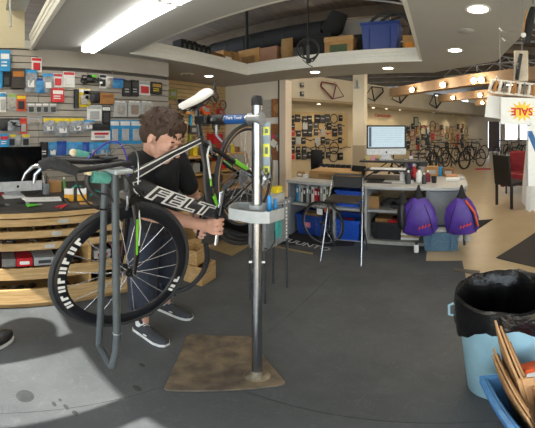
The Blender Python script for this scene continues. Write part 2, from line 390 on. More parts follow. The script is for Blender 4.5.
# wooden light beams with spots
bw = mat('wood_light_beam', '96795a', .6, scale=4, stretch=(1, 1, 1), var=.15)
def beam(nm, a, b, z0, z1, spots, lab):
    a, b = Vector(a), Vector(b); d = (b - a).normalized(); n_ = Vector((-d.y, d.x, 0)) * .12
    t = thing('ceiling_beam', lab, 'light beam', (a + b) / 2)
    o = -(a + b) / 2
    MB().prism([a + o - n_ + Vector((0, 0, z0)), b + o - n_ + Vector((0, 0, z0)), b + o + n_ + Vector((0, 0, z0)), a + o + n_ + Vector((0, 0, z0))], (0, 0, z1 - z0)).build('board', bw, t, smooth=False)
    MB().bb(-.02, .02, -.02, .02, z1, 3.6).build('hanger', dgrey, t)
    side = -n_.normalized() if (-n_).dot(-a) > 0 else n_.normalized()
    for px, d_ in spots:
        # spot sits on the face that looks back into the workshop
        az = azd(px); dirv = Vector((math.sin(az), math.cos(az), 0))
        q = a + side * .12; k = (q.x * d.y - q.y * d.x) / (dirv.x * d.y - dirv.y * d.x); p = dirv * k + o; p.z = (z0 + z1) / 2 - .03
        e = p + side * .1 + Vector((0, 0, -.02))
        h = MB().tube([p, e], [.03, .065], 14).build('spot_lamp', black, t)
        MB().ball(e, .062).build('bulb', spotm, h)
        l = bpy.data.lights.new('lamp', 'POINT'); l.energy = 12; l.color = warm; l.shadow_soft_size = .06
        ob = bpy.data.objects.new('spot_light', l); COL.objects.link(ob); ob.location = e - o + side * .1
beam('beam', (-1.3, 8.3, 0), (3.0, 3.9, 0), 2.42, 2.66, ((415, 0), (446, 0), (477, 0), (484, 0)), 'wooden ceiling beam with spotlights, the nearest and longest')
beam('beam', (.1, 10.1, 0), (4.6, 5.3, 0), 2.42, 2.66, ((455, 0), (482, 0)), 'wooden ceiling beam with spotlights, second behind the nearest')
beam('beam', (1.6, 11.6, 0), (5.6, 7.4, 0), 2.42, 2.66, ((484, 0),), 'short wooden ceiling beam with one spotlight, the farthest')
# sun and sky
sun = bpy.data.lights.new('sun', 'SUN'); sun.energy = 13; sun.angle = R(.6); sun.color = (1, .95, .86)
so = bpy.data.objects.new('sun', sun); COL.objects.link(so); so.location = (2, -6, 8)
so.rotation_euler = Vector((-.24, 1, -1.05)).to_track_quat('-Z', 'Y').to_euler()
wd = bpy.data.worlds.new('world'); scn.world = wd; wd.use_nodes = True
bg = wd.node_tree.nodes['Background']; bg.inputs[0].default_value = (.80, .90, 1, 1); bg.inputs[1].default_value = 4.2
# added fill: invented lamps under the roof to brighten the hall and loft
def add_fill_lamp(x, y, pw, lab):
    t = thing('fill_lamp', lab, 'added fill lamp', (x, y, 3.45), group='added fill lamps under the roof')
    MB().lathe([(.03, .2), (.06, .14), (.17, 0), (.16, 0), (.05, .12)], n=20).build('lamp_shade', white, t)
    MB().ball((0, 0, .04), .07).build('bulb', glow2, t); MB().cyl((0, 0, .2), (0, 0, .35), .006).build('cord', black, t)
    l = bpy.data.lights.new('lamp', 'POINT'); l.energy = pw; l.color = (1, .92, .80); l.shadow_soft_size = .15
    o = bpy.data.objects.new('fill_light', l); COL.objects.link(o); o.location = (x, y, 3.4)
FILLS = ((2.4, 3.0, 'nearest'), (1.5, 6.2, 'second'), (4.2, 8.4, 'third'), (3.2, 12.5, 'farthest'), (-2.4, 5.3, 'behind the back wall'), (4.5, .8, 'by the shop front'), (-2.0, -.5, 'over the small ceiling opening'))  # last one added to brighten the wall above the small opening
for x, y, s_ in FILLS: add_fill_lamp(x, y, 60, 'white added fill lamp under the high roof, ' + s_)

stain = mat('floor_stain', '2f3335', .7, var=.2, scale=20)
for px, py, a_, b_ in ((25, 396, .05, .035), (54, 404, .02, .008), (66, 407, .022, .008), (75, 413, .02, .01), (142, 365, .02, .012), (137, 388, .03, .014), (60, 400, .012, .006)):
    q = Pz(px, py, 0); S('floor_stain', MB().lathe([(.001, .0004), (.9, .0004), (1, 0)], q, 18, Matrix.Diagonal((a_, b_, 1, 1))), stain)
# =============== BICYCLE ===============
F0 = Pd(127, 270, 1.2); R0 = Pd(248, 175, 1.85)
e1 = (R0 - F0).normalized(); ez = Vector((0, 0, 1)); ey = (ez - e1 * ez.dot(e1)).normalized().cross(e1).normalized(); e2 = e1.cross(ey).normalized()
if e2.z < 0: ey, e2 = -ey, -e2
BM = frame(F0, e1, ey, e2)          # local x: towards the rear wheel, y: away from the camera, z: up
WB = (R0 - F0).length
bike = thing('bicycle', 'black and white racing bicycle clamped nose down in the repair stand', 'bicycle'); bike.matrix_world = BM
paint = mat('bike_black_paint', '17181a', .25, var=.1); bikegrey = mat('bike_dark_grey_paint', '2c2e31', .3); rubber = mat('tyre_rubber', '2a2c2e', .7)
rimb = mat('rim_carbon', '14151b', .3); decal = mat('white_decal', 'dcdcd8', .45, var=.03); lime = mat('lime_decal', '76c832', .4); spk = mat('spoke_steel', 'd5d8dc', .25, .8, var=.02)
tape = mat('black_bar_tape', '2c2d2f', .8, bump=.4, scale=90); tealtape = mat('teal_bar_tape', '5ea79b', .7, var=.12, scale=60, bump=.3); tan_ = mat('tan_sidewall', 'a88a66', .7); creamp = mat('cream_plug', 'd8cba8', .5)
def P(a, b, c=0): return Vector((a, c, b))
def wheel(nm, c, rimd, nsp, front):
    w_ = MB().ring((0, 0, 0), .3235, .0125, 'Y', 64, 8).build('tyre', rubber, None); w_.name = nm; w_.parent = bike; w_.location = c
    if not front: MB().ring((0, -.004, 0), .3125, .005, 'Y', 64, 6, ry=.009).build('tyre_sidewall', tan_, w_)
    r_ = MB(); ri = .312 - rimd
    prof = [(ri, .003), (ri + .008, .009), (.306, .011), (.312, .009)]
    pr = prof + [(a, -b) for a, b in prof[::-1]]; T = Matrix.Rotation(PI / 2, 4, 'X')
    r_.lathe(pr + [pr[0]], n=64, M=T); r_.build('rim', rimb, w_)
    hub = MB().cyl((0, -.045, 0), (0, .045, 0), .013, n=16); hub.lathe([(.001, -.03), (.022, -.028), (.022, -.024), (.013, -.02)], n=18, M=T); hub.lathe([(.013, .02), (.022, .024), (.022, .028), (.001, .03)], n=18, M=T)
    hub.build('hub', paint if front else chrome, w_)
    s0 = None
    for k in range(nsp):
        a = 2 * PI * k / nsp + (.1 if front else 0); sd = 1 if k % 2 else -1; b = a + (.0 if front else .5 * (1 if (k // 2) % 2 else -1))
        m = MB().tube([(.021 * math.cos(b), sd * .026, .021 * math.sin(b)), ((ri + .003) * math.cos(a), sd * .001, (ri + .003) * math.sin(a))], [(.0012, .0021)] * 2 if front else .0015, 5)
        m.build('spoke', spk, w_)
    return w_
fw = wheel('front_wheel', (0, 0, 0), .05, 20, True); fw.rotation_euler = (0, 0, R(-5))
# lettering-like white blocks on the deep rim, on the forward side and the lower right
def rimmarks(w_, a0, a1, n, name, r0=.272, r1=.300):
    m = MB()
    for k in range(n):
        a = a0 + (a1 - a0) * k / n; da = (a1 - a0) / n
        strokes = [(.06, .34, 0, 1), (.34, .62, .62, 1)] if k % 2 else [(.06, .30, 0, 1), (.46, .74, 0, 1)]
        for u0, u1, v0, v1 in strokes:
            q = [(r0 + (r1 - r0) * v, a + da * u) for u, v in ((u0, v0), (u1, v0), (u1, v1), (u0, v1))]
            m.prism([(r * math.cos(t), -.0125, r * math.sin(t)) for r, t in q], (0, .001, 0))
    return m.build(name, decal, w_, smooth=False)
rimmarks(fw, R(190), R(112), 8, 'rim_lettering'); rimmarks(fw, R(-62), R(-40), 2, 'rim_lettering')
MB().tube([P(.0, -.045, 0), P(.0, .0, -.055)], .004).bm.free()
rw = wheel('rear_wheel', (WB, 0, 0), .022, 24, False)
cs = MB()
T = Matrix.Rotation(PI / 2, 4, 'X')
for i, r in enumerate((.056, .050, .045, .040, .036, .032, .028)):
    cs.lathe([(.01, .022 + i * .0042), (r, .0225 + i * .0042), (r, .0243 + i * .0042), (.01, .0245 + i * .0042)], n=26, M=Matrix.Rotation(-PI / 2, 4, 'X'))
cs.build('cassette', steel, rw)
# frame
HT, HB_, SL, BB = P(.172, .435), P(.142, .325), P(.632, .392), P(.567, -.035)
m = MB(); m.tube([P(.178, .45), P(.138, .31)], [(.019, .028), (.019, .03)], 14, flat=(1, 0, 0))
m.tube([P(.166, .405), P(.4, .402), SL + P(0, -.004)], [(.016, .024), (.015, .019), (.014, .017)], 12, flat=(0, 0, 1))
m.tube([P(.150, .385), P(.20, .33), P(.31, .222), P(.50, .045), P(.567, -.035)], [(.019, .036), (.020, .046), (.02, .042), (.021, .036), (.022, .03)], 14, flat=(.7, 0, .7))
m.tube([SL + P(.004, .02), P(.625, .25), P(.592, .13), P(.572, .02), BB], [(.015, .022), (.013, .027), (.013, .034), (.016, .034), (.022, .028)], 12, flat=(1, 0, 0))
m.cyl(BB + P(0, 0, -.04), BB + P(0, 0, .04), .026, n=20)
m.build('frame', bikegrey, bike)
for sd in (-1, 1):
    MB().tube([P(.572, -.035, sd * .02), P(.70, -.025, sd * .042), P(WB, 0, sd * .066)], [(.011, .018), (.009, .013), (.007, .01)], 10, flat=(0, 0, 1)).build('chainstay', paint, bike)
    MB().tube([P(.632, .365, sd * .012), P(.72, .27, sd * .04), P(WB, .0, sd * .068)], [(.008, .011), (.009, .013), (.007, .012)], 10, flat=(0, 0, 1)).build('seatstay', paint, bike)
    a = P(.805, .183, sd * .053); b = P(.885, .095, sd * .061)
    MB().tube([a, b], [(.0105, .0142)] * 2, 10, flat=(0, 0, 1)).build('seatstay_band', lime, bike)
MB().tube([P(.655, .345, -.026), P(.632, .30, -.017), P(.622, .24, -.016), P(.612, .17, -.016)], [(.004, .006)] * 4, 8).build('seat_tube_stripe', decal, bike)
MB().tube([P(.612, .168, -.017), P(.602, .13, -.017)], [(.004, .007)] * 2, 8).build('seat_tube_accent', lime, bike)
MB().tube([P(.600, .07, -.019), P(.602, .0, -.022)], [(.004, .016), (.004, .008)], 8, flat=(1, 0, 0)).build('bottom_accent', lime, bike)
# white outlines on the top tube
for b0 in (.016, -.012):
    MB().tube([P(.19, .405 + b0 * 1.1, -.0145), P(.42, .402 + b0 * .8, -.0135), P(.615, .388 + b0 * .75, -.0125)], .0032, 6).build('top_tube_stripe', decal, bike)
# FELT, outlined, along the down tube
dd = (P(.535, .006) - P(.21, .322)).normalized(); mid = P(.372, .164, -.0215); up_ = Vector((-dd.z, 0, dd.x)); up_ = up_ if up_.z > 0 else -up_
nn = dd.cross(up_)
text('FELT', .088, decal, bike, frame(mid, dd, up_, nn), 'frame_lettering', .0008, .0052, xs=2.45, shear=.3)
text('FELT', .088, bikegrey, bike, frame(mid + nn * .0016, dd, up_, nn), 'frame_lettering', .0008, -.0006, xs=2.45, shear=.3)
MB().tube([P(.205, .372, -.016), P(.165, .385, -.019), P(.158, .35, -.021), P(.172, .315, -.021)], .0028, 6).build('down_tube_stripe', decal, bike)
# fork
fk = MB()
for sd in (-1, 1):
    fk.tube([P(.137, .305, sd * .03), P(.105, .2, sd * .045), P(.045, .08, sd * .05), P(0, 0, sd * .052)], [(.008, .02), (.008, .018), (.006, .013), (.006, .009)], 10, flat=(1, 0, 0))
fk.box(P(.137, .318), (.05, .075, .03)); fork = fk.build('fork', paint, bike)
MB().tube([P(.110, .24, -.053), P(.045, .09, -.058)], [(.002, .007), (.002, .005)], 6, flat=(1, 0, 0)).build('fork_stripe', lime, fork)
MB().tube([P(.137, .27, -.0395), P(.108, .2, -.0545), P(.07, .125, -.056)], [(.002, .004)] * 3, 6, flat=(1, 0, 0)).build('fork_stripe', decal, fork)
MB().cyl(P(0, 0, -.066), P(0, 0, .066), .007).build('axle', chrome, bike)
br = MB(); br.box(P(.118, .345), (.02, .05, .03)); br.tube([P(.115, .35, -.03), P(.10, .32, -.036), P(.095, .29, -.02)], .006); br.tube([P(.115, .35, .03), P(.10, .32, .036), P(.095, .29, .02)], .006)
br.build('front_brake', steel, bike)
br = MB(); br.tube([P(.665, .36, -.03), P(.655, .325, -.034), P(.665, .29, -.02)], .006); br.tube([P(.665, .36, .03), P(.655, .325, .034), P(.665, .29, .02)], .006); br.box(P(.66, .365), (.02, .06, .014))
br.build('rear_brake', steel, bike)
# saddle and post
MB().tube([SL, P(.650, .50), P(.668, .565)], [(.013, .019), (.012, .018), (.012, .016)], 12, flat=(1, 0, 0)).build('seatpost', paint, bike)
sd_ = MB(); st = [(.545, .006, .592), (.555, .016, .597), (.59, .02, .600), (.64, .026, .603), (.69, .038, .606), (.73, .051, .611), (.765, .058, .617), (.785, .052, .619), (.795, .03, .616)]
rings = []
for a, hw, b in st:
    ring_ = []
    hw *= .85; a = .545 + (a - .545) * .93
    for k in range(14):
        t = 2 * PI * k / 14; cy = math.cos(t); sy = math.sin(t)
        yy = hw * (abs(cy) ** .7) * (1 if cy > 0 else -1); zz = b + (.012 * sy if sy > 0 else .03 * sy * min(1, hw / .022)) - .012 * abs(cy) ** 2
        ring_.append(sd_.bm.verts.new((a, yy, zz)))
    rings.append(ring_)
for A, B in zip(rings, rings[1:]):
    for k in range(14): sd_.bm.faces.new((A[k], A[(k + 1) % 14], B[(k + 1) % 14], B[k]))
sd_.bm.faces.new(rings[0][::-1]); sd_.bm.faces.new(rings[-1])
sad = sd_.build('saddle', mat('white_saddle_leather', 'e2e0dc', .4, var=.03), bike)
rl = MB()
for s_ in (-.02, .02): rl.tube([P(.56, .575, s_ * .4), P(.60, .556, s_), P(.72, .556, s_), P(.78, .59, s_ * 1.4)], .0035, 6)
rl.box(P(.668, .562), (.05, .05, .016)); rl.build('saddle_rail', black, sad)
ub = MB().tube([P(.535, .585), P(.62, .574), P(.70, .572), P(.778, .592)], [(.008, .006), (.016, .008), (.028, .009), (.05, .009)], 10, flat=(0, 0, 1)); ub.build('saddle_base', black, sad)
bg_ = MB(); bg_.tube([P(.80, .585, 0), P(.825, .545), P(.845, .56)], .006); bg_.tube([P(.80, .58, .02), P(.84, .575), P(.85, .63)], .005); bg_.ring(P(.83, .56), .022, .003, 'Y', 20, 6); bg_.tube([P(.79, .60, -.02), P(.83, .61), P(.862, .655)], .0045)
bg_.build('bottle_cage', black, sad)
# crank, chain, derailleur on the far side
ck = MB(); ck.cyl(BB + P(0, 0, -.062), BB + P(0, 0, .075), .012); ck.tube([BB + P(0, 0, .07), P(.478, -.177, .078)], [(.008, .016), (.007, .012)], 8); ck.tube([BB + P(0, 0, -.06), P(.656, .10, -.066)], [(.008, .016), (.007, .012)], 8)
crank = ck.build('crank', paint, bike)
cr = MB(); cr.lathe([(.085, .05), (.098, .05), (.098, .054), (.085, .054), (.085, .05)], BB, 40, Matrix.Rotation(-PI / 2, 4, 'X')); 
for k in range(5):
    a = k * 2 * PI / 5; cr.tube([BB + P(0, 0, .052), BB + P(.09 * math.cos(a), .09 * math.sin(a), .052)], [(.005, .01)] * 2, 6)
cr.build('chainring', steel, crank)
MB().box(P(.665, .115, -.085), (.085, .03, .016)).build('pedal', dgrey, crank, bev=.004)
ch = MB(); ch.tube([P(.57, .062, .052), P(WB, .05, .035)], [(.002, .004)] * 2, 6); ch.tube([P(.57, -.132, .052), P(WB - .03, -.12, .04), P(WB - .035, -.08, .04)], [(.002, .004)] * 3, 6)
ch.build('chain', steel, bike)
dr = MB(); dr.tube([P(WB, -.02, .065), P(WB - .01, -.06, .06), P(WB - .03, -.125, .05)], [(.006, .014)] * 3, 8)
for q in (-.065, -.125): dr.lathe([(.003, 0), (.016, 0), (.016, .006), (.003, .006)], P(WB - .02, q, .048), 14, Matrix.Rotation(-PI / 2, 4, 'X'))
dr.build('rear_derailleur', steel, bike)
MB().tube([P(WB, 0, -.066), P(WB + .015, .0, -.095), P(WB + .03, .03, -.10)], .006, 8).build('quick_release_lever', yellow, bike)
MB().ball(P(WB + .0, .02, -.095), (.018, .014, .022)).build('lever_knob', yellow, bike)
# handlebar: stem, base bar with black tape, levers, aero bars, purple cable
inv = BM.inverted()
def L_(x, y, z): return inv @ Vector((x, y, z))
hc = L_(-1.075, .50, 1.325)
st_ = MB().tube([P(.176, .445), P(.165, .475), hc], [.017, .017, .016], 12); st_.ball(P(.17, .465), .021); stem = st_.build('stem', black, bike)
bar = MB()
for X in (-.885, -1.265):
    bar.tube([hc, L_((X + -1.075) / 2, .505, 1.355), L_(X + (.02 if X < -1 else -.02), .49, 1.372), L_(X, .45, 1.376), L_(X, .29, 1.361)], [.011, .009, .009, .009, .010], 10)
bar.build('handlebar', black, bike)
gp = MB().tube([L_(-.885, .287, 1.358), L_(-.888, .26, 1.368), L_(-.892, .228, 1.382), L_(-.90, .195, 1.388), L_(-.905, .168, 1.376)], [.015, .018, .020, .020, .017], 14); gp.build('bar_grip', tape, bike)
gp = MB().tube([L_(-1.265, .50, 1.362), L_(-1.265, .44, 1.375), L_(-1.265, .40, 1.385)], [.016, .018, .018], 14); gp.build('bar_grip', tealtape, bike, ); 
MB().ball(L_(-1.265, .39, 1.385), .019).build('bar_plug', creamp, bike)
for pts in ([(-.905, .17, 1.378), (-.91, .145, 1.375), (-.915, .122, 1.352), (-.92, .112, 1.327)], [(-.90, .175, 1.372), (-.903, .152, 1.35), (-.905, .148, 1.322)]):
    MB().tube([L_(*q) for q in pts], [.007, .007, .005, .003][:len(pts)], 8).build('brake_lever', chrome, bike)
for X, c in ((-1.03, 0), (-1.12, 0)):
    MB().tube([L_(X, .52, 1.365), L_(X, .38, 1.37), L_(X + .05, .24, 1.385)], [.011, .011, .010], 10).build('aero_bar', black, bike)
    MB().box(L_(X + .03, .45, 1.385), (.07, .04, .012), M=Matrix.Rotation(.35, 4, 'Y')).build('arm_pad', black, bike, bev=.006)
def loop(a, b, mid, r, m, n=14, name='cable'):
    a, b, c = (L_(*q) for q in (a, b, mid)); pts = [a.lerp(c, k / n).lerp(c.lerp(b, k / n), k / n) for k in range(n + 1)]
    return MB().tube(pts, r, 6).build(name, m, bike)
loop((-1.10, .40, 1.37), (-1.04, .56, 1.30), (-1.05, .55, 1.55), .0035, mat('purple_cable', '4a3aa8', .4)); loop((-1.04, .44, 1.375), (-1.0, .58, 1.27), (-.99, .60, 1.53), .0032, chrome)
loop((-.885, .28, 1.35), (-1.06, .60, 1.20), (-.93, .33, 1.13), .0035, black); loop((-.9, .46, 1.34), (-1.08, .64, 1.24), (-.95, .62, 1.16), .003, black); loop((-1.2, .46, 1.34), (-1.07, .62, 1.2), (-1.2, .62, 1.1), .003, black)

# =============== U-shaped tube frame hooked over the handlebar ===============
gt = mat('grey_green_tube', '4b5255', .5, .25, var=.1)
hs = thing('bike_holder', 'grey U-shaped tube bike holder with teal taped handle before the front wheel', 'bike holder', (-.94, .41, 1.35))
o_ = Vector((.94, -.41, -1.35))
A = Pd(105, 172, 1.10); B = Pd(115, 170, .99); A2 = Pd(99, 345, 1.10); B2 = Pd(117, 333, .975); B3 = Pd(112, 367, .955)
for nm, pts in (('side_tube', [A, A.lerp(A2, .5), A2]), ('side_tube', [B, B.lerp(B2, .5), B2, Pd(116, 352, .96), B3])):
    MB().tube([p + o_ for p in pts], .0135, 14).build(nm, gt, hs)
MB().tube([A2 + o_, B3 + o_], .0135, 14).build('bottom_tube', gt, hs)
MB().ring(B2 + o_, .014, .003, 'Z', 16, 6).build('joint_ring', steel, hs)
MB().box((A + B) / 2 + o_ + Vector((0, 0, .012)), (.24, .07, .016), rz=.0).build('top_plate', mat('pale_alloy', 'a9b0b2', .4, .5), hs, bev=.006)
MB().tube([Pd(108, 178, 1.0) + o_, Pd(92, 177, .965) + o_], .0205, 14).build('handle_grip', tealtape, hs)
MB().ball(Pd(88, 172, .96) + o_, (.018, .014, .016)).build('end_plug', creamp, hs)
MB().tube([Pd(88, 174, .955) + o_, Pd(87, 182, .955) + o_, Pd(91, 190, .955) + o_, Pd(100, 197, .96) + o_], [.010, .011, .008, .006], 10).build('hand_lever', black, hs)
MB().tube([Pd(87, 180, .955) + o_, Pd(95, 192, .955) + o_, Pd(108, 195, .97) + o_, Pd(114, 203, .98) + o_], .0035, 6).build('cable', black, hs)

# =============== REPAIR STAND ===============
pb = Pd(257, 377, 1.27); px_, py_ = pb.x, pb.y
rs = thing('repair_stand', 'chrome bicycle repair stand on a rusty steel floor plate', 'repair stand', (px_, py_, 0))
rust = mat('rusty_steel_plate', '524b43', .55, .25, scale=12, col2='7d6f5b', bump=.35)
o_ = Vector((-px_, -py_, 0))
cs_ = [Pz(*q, 0) + o_ for q in ((162, 391), (187, 335), (250, 337), (288, 385))]
cs_ = [Vector((-.235, -.34, 0)), Vector((-.51, .10, 0)), Vector((-.22, .30, 0)), Vector((.145, .03, 0))] if False else cs_
def rounded(pts, r, n=5):
    out = []; N = len(pts)
    for i in range(N):
        p = pts[i]; a = (pts[i - 1] - p).normalized(); b = (pts[(i + 1) % N] - p).normalized()
        s0, s1 = p + a * r, p + b * r
        for k in range(n + 1): t = k / n; out.append(s0.lerp(p, t).lerp(p.lerp(s1, t), t))
    return out
pl = MB().prism([Vector((p.x, p.y, .001)) for p in rounded([Vector((p.x, p.y, 0)) for p in cs_], .035)], (0, 0, .014)); pl.build('base_plate', rust, rs, bev=.003)
pole = MB().cyl((0, 0, .015), (0, 0, 1.60), .024, n=24).build('pole', chrome, rs)
MB().lathe([(.023, .07), (.03, .055), (.034, .03), (.05, .018), (.062, .0155)], (0, 0, 0), 22).build('weld_collar', mat('welded_steel', '8f8674', .45, .7, scale=60, bump=.8), rs)
cp = MB().lathe([(0, 1.645), (.02, 1.643), (.026, 1.63), (.026, 1.60), (.024, 1.60)], n=20); cp.build('pole_cap', black, rs)
for s_ in (-1, 1):
    q = Vector((math.cos(R(34)), math.sin(R(34)), 0)) * s_; z_ = Pd(257, 262, 1.27).z
    MB().cyl(q * .022 + Vector((0, 0, z_)), q * .036 + Vector((0, 0, z_)), .006).build('bolt', white, rs)
# clamp head: arm from the pole across to the seat post
j = BM @ P(.652, .49); jl = j + o_; za = jl.z; d_ = Vector((jl.x, jl.y, 0)); Ld = d_.length; dn_ = d_.normalized(); h_ = Vector((0, 0, 1))
def A_(s_, z=0.0, w=0.0): return dn_ * s_ + Vector((0, 0, za + z)) + Vector((-dn_.y, dn_.x, 0)) * w
MB().tube([A_(-.026), A_(.04)], .029, 18).build('clamp_collar', steel, rs)
MB().tube([A_(.03), A_(Ld - .10)], .021, 18).build('clamp_arm', chrome, rs)
band = MB().tube([A_(.055), A_(.17)], .0225, 18).build('arm_label', mat('park_blue_label', '164a86', .35), rs)
sidev = Vector((-dn_.y, dn_.x, 0)); sidev = sidev if sidev.dot(Vector((0, 0, 0)) - (A_(.1) - o_)) > 0 else -sidev
text('Park Tool', .022, decal, band, frame(A_(.112, .006) + sidev * .0232, sidev.cross(-h_) if sidev.cross(-h_).dot(Vector((.57, .82, 0))) > 0 else sidev.cross(h_), h_, sidev), 'label_lettering')
MB().tube([A_(.18), A_(.25)], .026, 16).build('arm_sleeve', black, rs)
for s_ in (-1, 1):
    MB().box(A_(Ld - .04, 0, s_ * .028), (.075, .018, .042), M=Matrix.Rotation(math.atan2(dn_.y, dn_.x), 4, 'Z')).build('clamp_jaw', black, rs, bev=.005)
cl = MB().tube([A_(Ld - .12, -.02), A_(Ld - .12, -.075), A_(Ld - .16, -.11)], .007, 8); cl.build('clamp_lever', steel, rs)
MB().cyl(A_(Ld - .13, .0, -.05), A_(Ld - .13, .0, .05), .008).build('clamp_screw', steel, rs)
# tool tray around the pole
tz = 1.085; alloy = mat('cast_aluminium_tray', 'a6aaaa', .5, .25, var=.06, scale=30)
vr = Vector((math.cos(R(34)), math.sin(R(34)), 0)); vf = Vector((-math.sin(R(34)), math.cos(R(34)), 0)) # towards picture right / away
def T_(r_, f_, z_): v = vr * r_ + vf * f_; return Vector((v.x, v.y, z_))
out = [(-.13, .03), (-.125, -.02), (-.02, -.075), (.055, -.075), (.12, -.01), (.12, .07), (-.10, .09)]
inn = [(x * .93, y * .9) for x, y in out]
m = MB(); n_ = len(out)
ov = [[m.bm.verts.new(T_(x, y, z_)) for (x, y) in pp] for pp, z_ in ((out, tz + .055), (out, tz), (inn, tz + .008), (inn, tz + .055))]
for A1, B1 in ((ov[0], ov[1]), (ov[2], ov[3]), (ov[3], ov[0])):
    for k in range(n_): m.bm.faces.new((A1[k], A1[(k + 1) % n_], B1[(k + 1) % n_], B1[k]))
m.bm.faces.new(ov[1]); m.bm.faces.new(ov[2][::-1])
tr = m.build('tool_tray', alloy, rs, bev=.002)
MB().lathe([(.025, tz + .008), (.036, tz + .008), (.036, tz + .07), (.025, tz + .07)], n=20).build('tray_collar', alloy, tr)
for k in range(5): MB().cyl(T_(.1155, -.006 + k * .014, tz + .052), T_(.1155, -.006 + k * .014, tz + .058), .0035).build('tray_hole', dblack, tr)
# things in the tray
t_ = thing('screwdriver', 'blue handled screwdriver standing in the tray beside the pole', 'screwdriver', T_(.055, -.01, tz + .01) - o_)
MB().cap((0, 0, .03), (0, 0, .095), .011, .009).build('handle', mat('bright_blue', '1f86c8', .35), t_); MB().cyl((0, 0, 0), (0, 0, .03), .003).build('shaft', steel, t_)
t_ = thing('screwdriver', 'second blue screwdriver leaning in the tray, shorter one', 'screwdriver', T_(.075, .01, tz + .01) - o_)
MB().cap((.01, 0, .025), (.0, .01, .075), .009, .008).build('handle', mat('bright_blue', '1f86c8'), t_); MB().cyl((.012, -.004, 0), (.01, 0, .025), .003).build('shaft', steel, t_)
# spirit level and the brass-yellow vials, hanging by the pole
lv = thing('spirit_level', 'grey spirit level with yellow vials hanging upright beside the stand pole', 'spirit level', Pd(266.5, 178, 1.30), rz=R(34 - 2))
H_ = Pd(266.5, 122, 1.3).z - Pd(266.5, 178, 1.3).z
MB().box((0, .0, H_ / 2), (.038, .02, H_)).build('body', mat('level_grey', '7f8c92', .45, .3), lv, bev=.003)
for f in (.15, .50, .84):
    z_ = H_ * f; hh = .035 if f == .5 else .022
    fr = MB().box((0, -.0115, z_), (.028, .004, hh * 2 * .85)); fo = fr.build('vial_frame', mat('level_yellow', 'd8d83a', .4), lv, bev=.001)
    MB().box((0, -.0142, z_), (.014, .003, hh * .9)).build('vial', mat('vial_dark', '4a5a30', .2), fo)
# chrome tool hanging at the pole (long wrench held by the mechanic is built with him)
q = Pd(266, 178, 1.24); t_ = thing('wing_nut', 'shiny wing nuts of the clamp beside the pole below the level', 'wing nut', q)
MB().tube([(-.02, 0, .03), (0, 0, 0), (.02, -.01, .025)], [.006, .008, .006], 8).build('wing', chrome, t_); MB().tube([(-.015, 0, -.03), (0, 0, 0), (.022, 0, -.02)], [.006, .008, .006], 8).build('wing', chrome, t_); MB().cyl((-.02, .02, 0), (0, -.01, 0), .009).build('bolt', steel, t_)
# =============== MECHANIC ===============
man = thing('person', 'person in a black t-shirt and dark trousers bending over the bicycle, gripping a wrench', 'person', (-1.5, 1.0, 0))
MO = Vector((1.5, -1.0, 0))
def W(x, y, z): return Vector((x, y, z)) + MO
skin = mat('skin', 'c99a84', .5, var=.05, scale=8); hairm = mat('brown_hair', '3c2a1e', .7, var=.35, scale=60, stretch=(1, 1, .3), bump=.5)
shirt = mat('black_cotton', '1b1c20', .9, var=.1, scale=14, bump=.15); pants = mat('navy_trousers', '242a38', .85, var=.12, scale=10, bump=.15)
# head frame
hcw = Vector((-1.19, .83, 1.452)); hf = Vector((.89, .27, -.46)).normalized(); hl = Vector((-.29, .95, -.02)); hl = (hl - hf * hl.dot(hf)).normalized(); hu = hf.cross(hl).normalized()
HM = frame(hcw + MO, hf, hl, hu); S_ = 1.06
def Hh(x, y, z): return HM @ (Vector((x, y, z)) * S_)
Hrot = HM.to_3x3().to_4x4()
b = MB()
def hb(c, r): b.ball(Hh(*c), tuple(k * S_ for k in r), Hrot, 18)
hb((-.005, 0, .03), (.098, .074, .085)); hb((.034, 0, -.02), (.060, .056, .080)); hb((.055, 0, -.082), (.034, .030, .028)); hb((.018, 0, -.058), (.052, .050, .040)); hb((.03, 0, -.078), (.045, .040, .024))
hb((.082, 0, .018), (.018, .045, .012))  # brow
for s_ in (-1, 1):
    hb((.058, s_ * .034, -.022), (.034, .026, .026)); hb((-.008, s_ * .073, -.012), (.017, .008, .028)); hb((.078, s_ * .03, .002), (.012, .014, .010))
b.cap(Hh(.088, 0, .010), Hh(.117, 0, -.034), .008 * S_, .0125 * S_); hb((.100, .011, -.036), (.010, .008, .007)); hb((.100, -.011, -.036), (.010, .008, .007))
hb((.085, 0, -.060), (.014, .024, .006)); hb((.083, 0, -.070), (.012, .020, .007))
# neck, shoulders, arms, legs
neck0, neck1 = W(-1.345, .875, 1.33), Hh(-.03, 0, -.05)
b.cap(neck0, neck1, .058, .054)
SR, SLh = W(-1.30, .755, 1.315), W(-1.36, 1.06, 1.305)
ER, WR = W(-1.275, .79, 1.05), W(-1.135, 1.06, .955)
EL, WL = W(-1.385, 1.215, 1.05), W(-1.225, 1.10, .895)
for p, q, r, s_ in ((SR, ER, .052, .042), (ER, WR, .050, .033), (SLh, EL, .052, .042), (EL, WL, .042, .026)): b.cap(p, q, r, s_)
b.cap(ER.lerp(WR, .15), ER.lerp(WR, .5), .050, .040)
b.cap(SR, SLh, .06, .06); b.cap(W(-1.36, .90, 1.28), W(-1.53, 1.0, .98), .11, .12)
KR, AR_ = W(-1.47, .88, .5), W(-1.50, .905, .095); KL, AL = W(-1.58, 1.13, .5), W(-1.655, 1.185, .095)
for p, k, a in ((W(-1.53, .93, .92), KR, AR_), (W(-1.60, 1.08, .92), KL, AL)):
    b.cap(p, k, .085, .055); b.cap(k, a, .055, .036); b.cap(k.lerp(a, .2), k.lerp(a, .45), .056, .05)
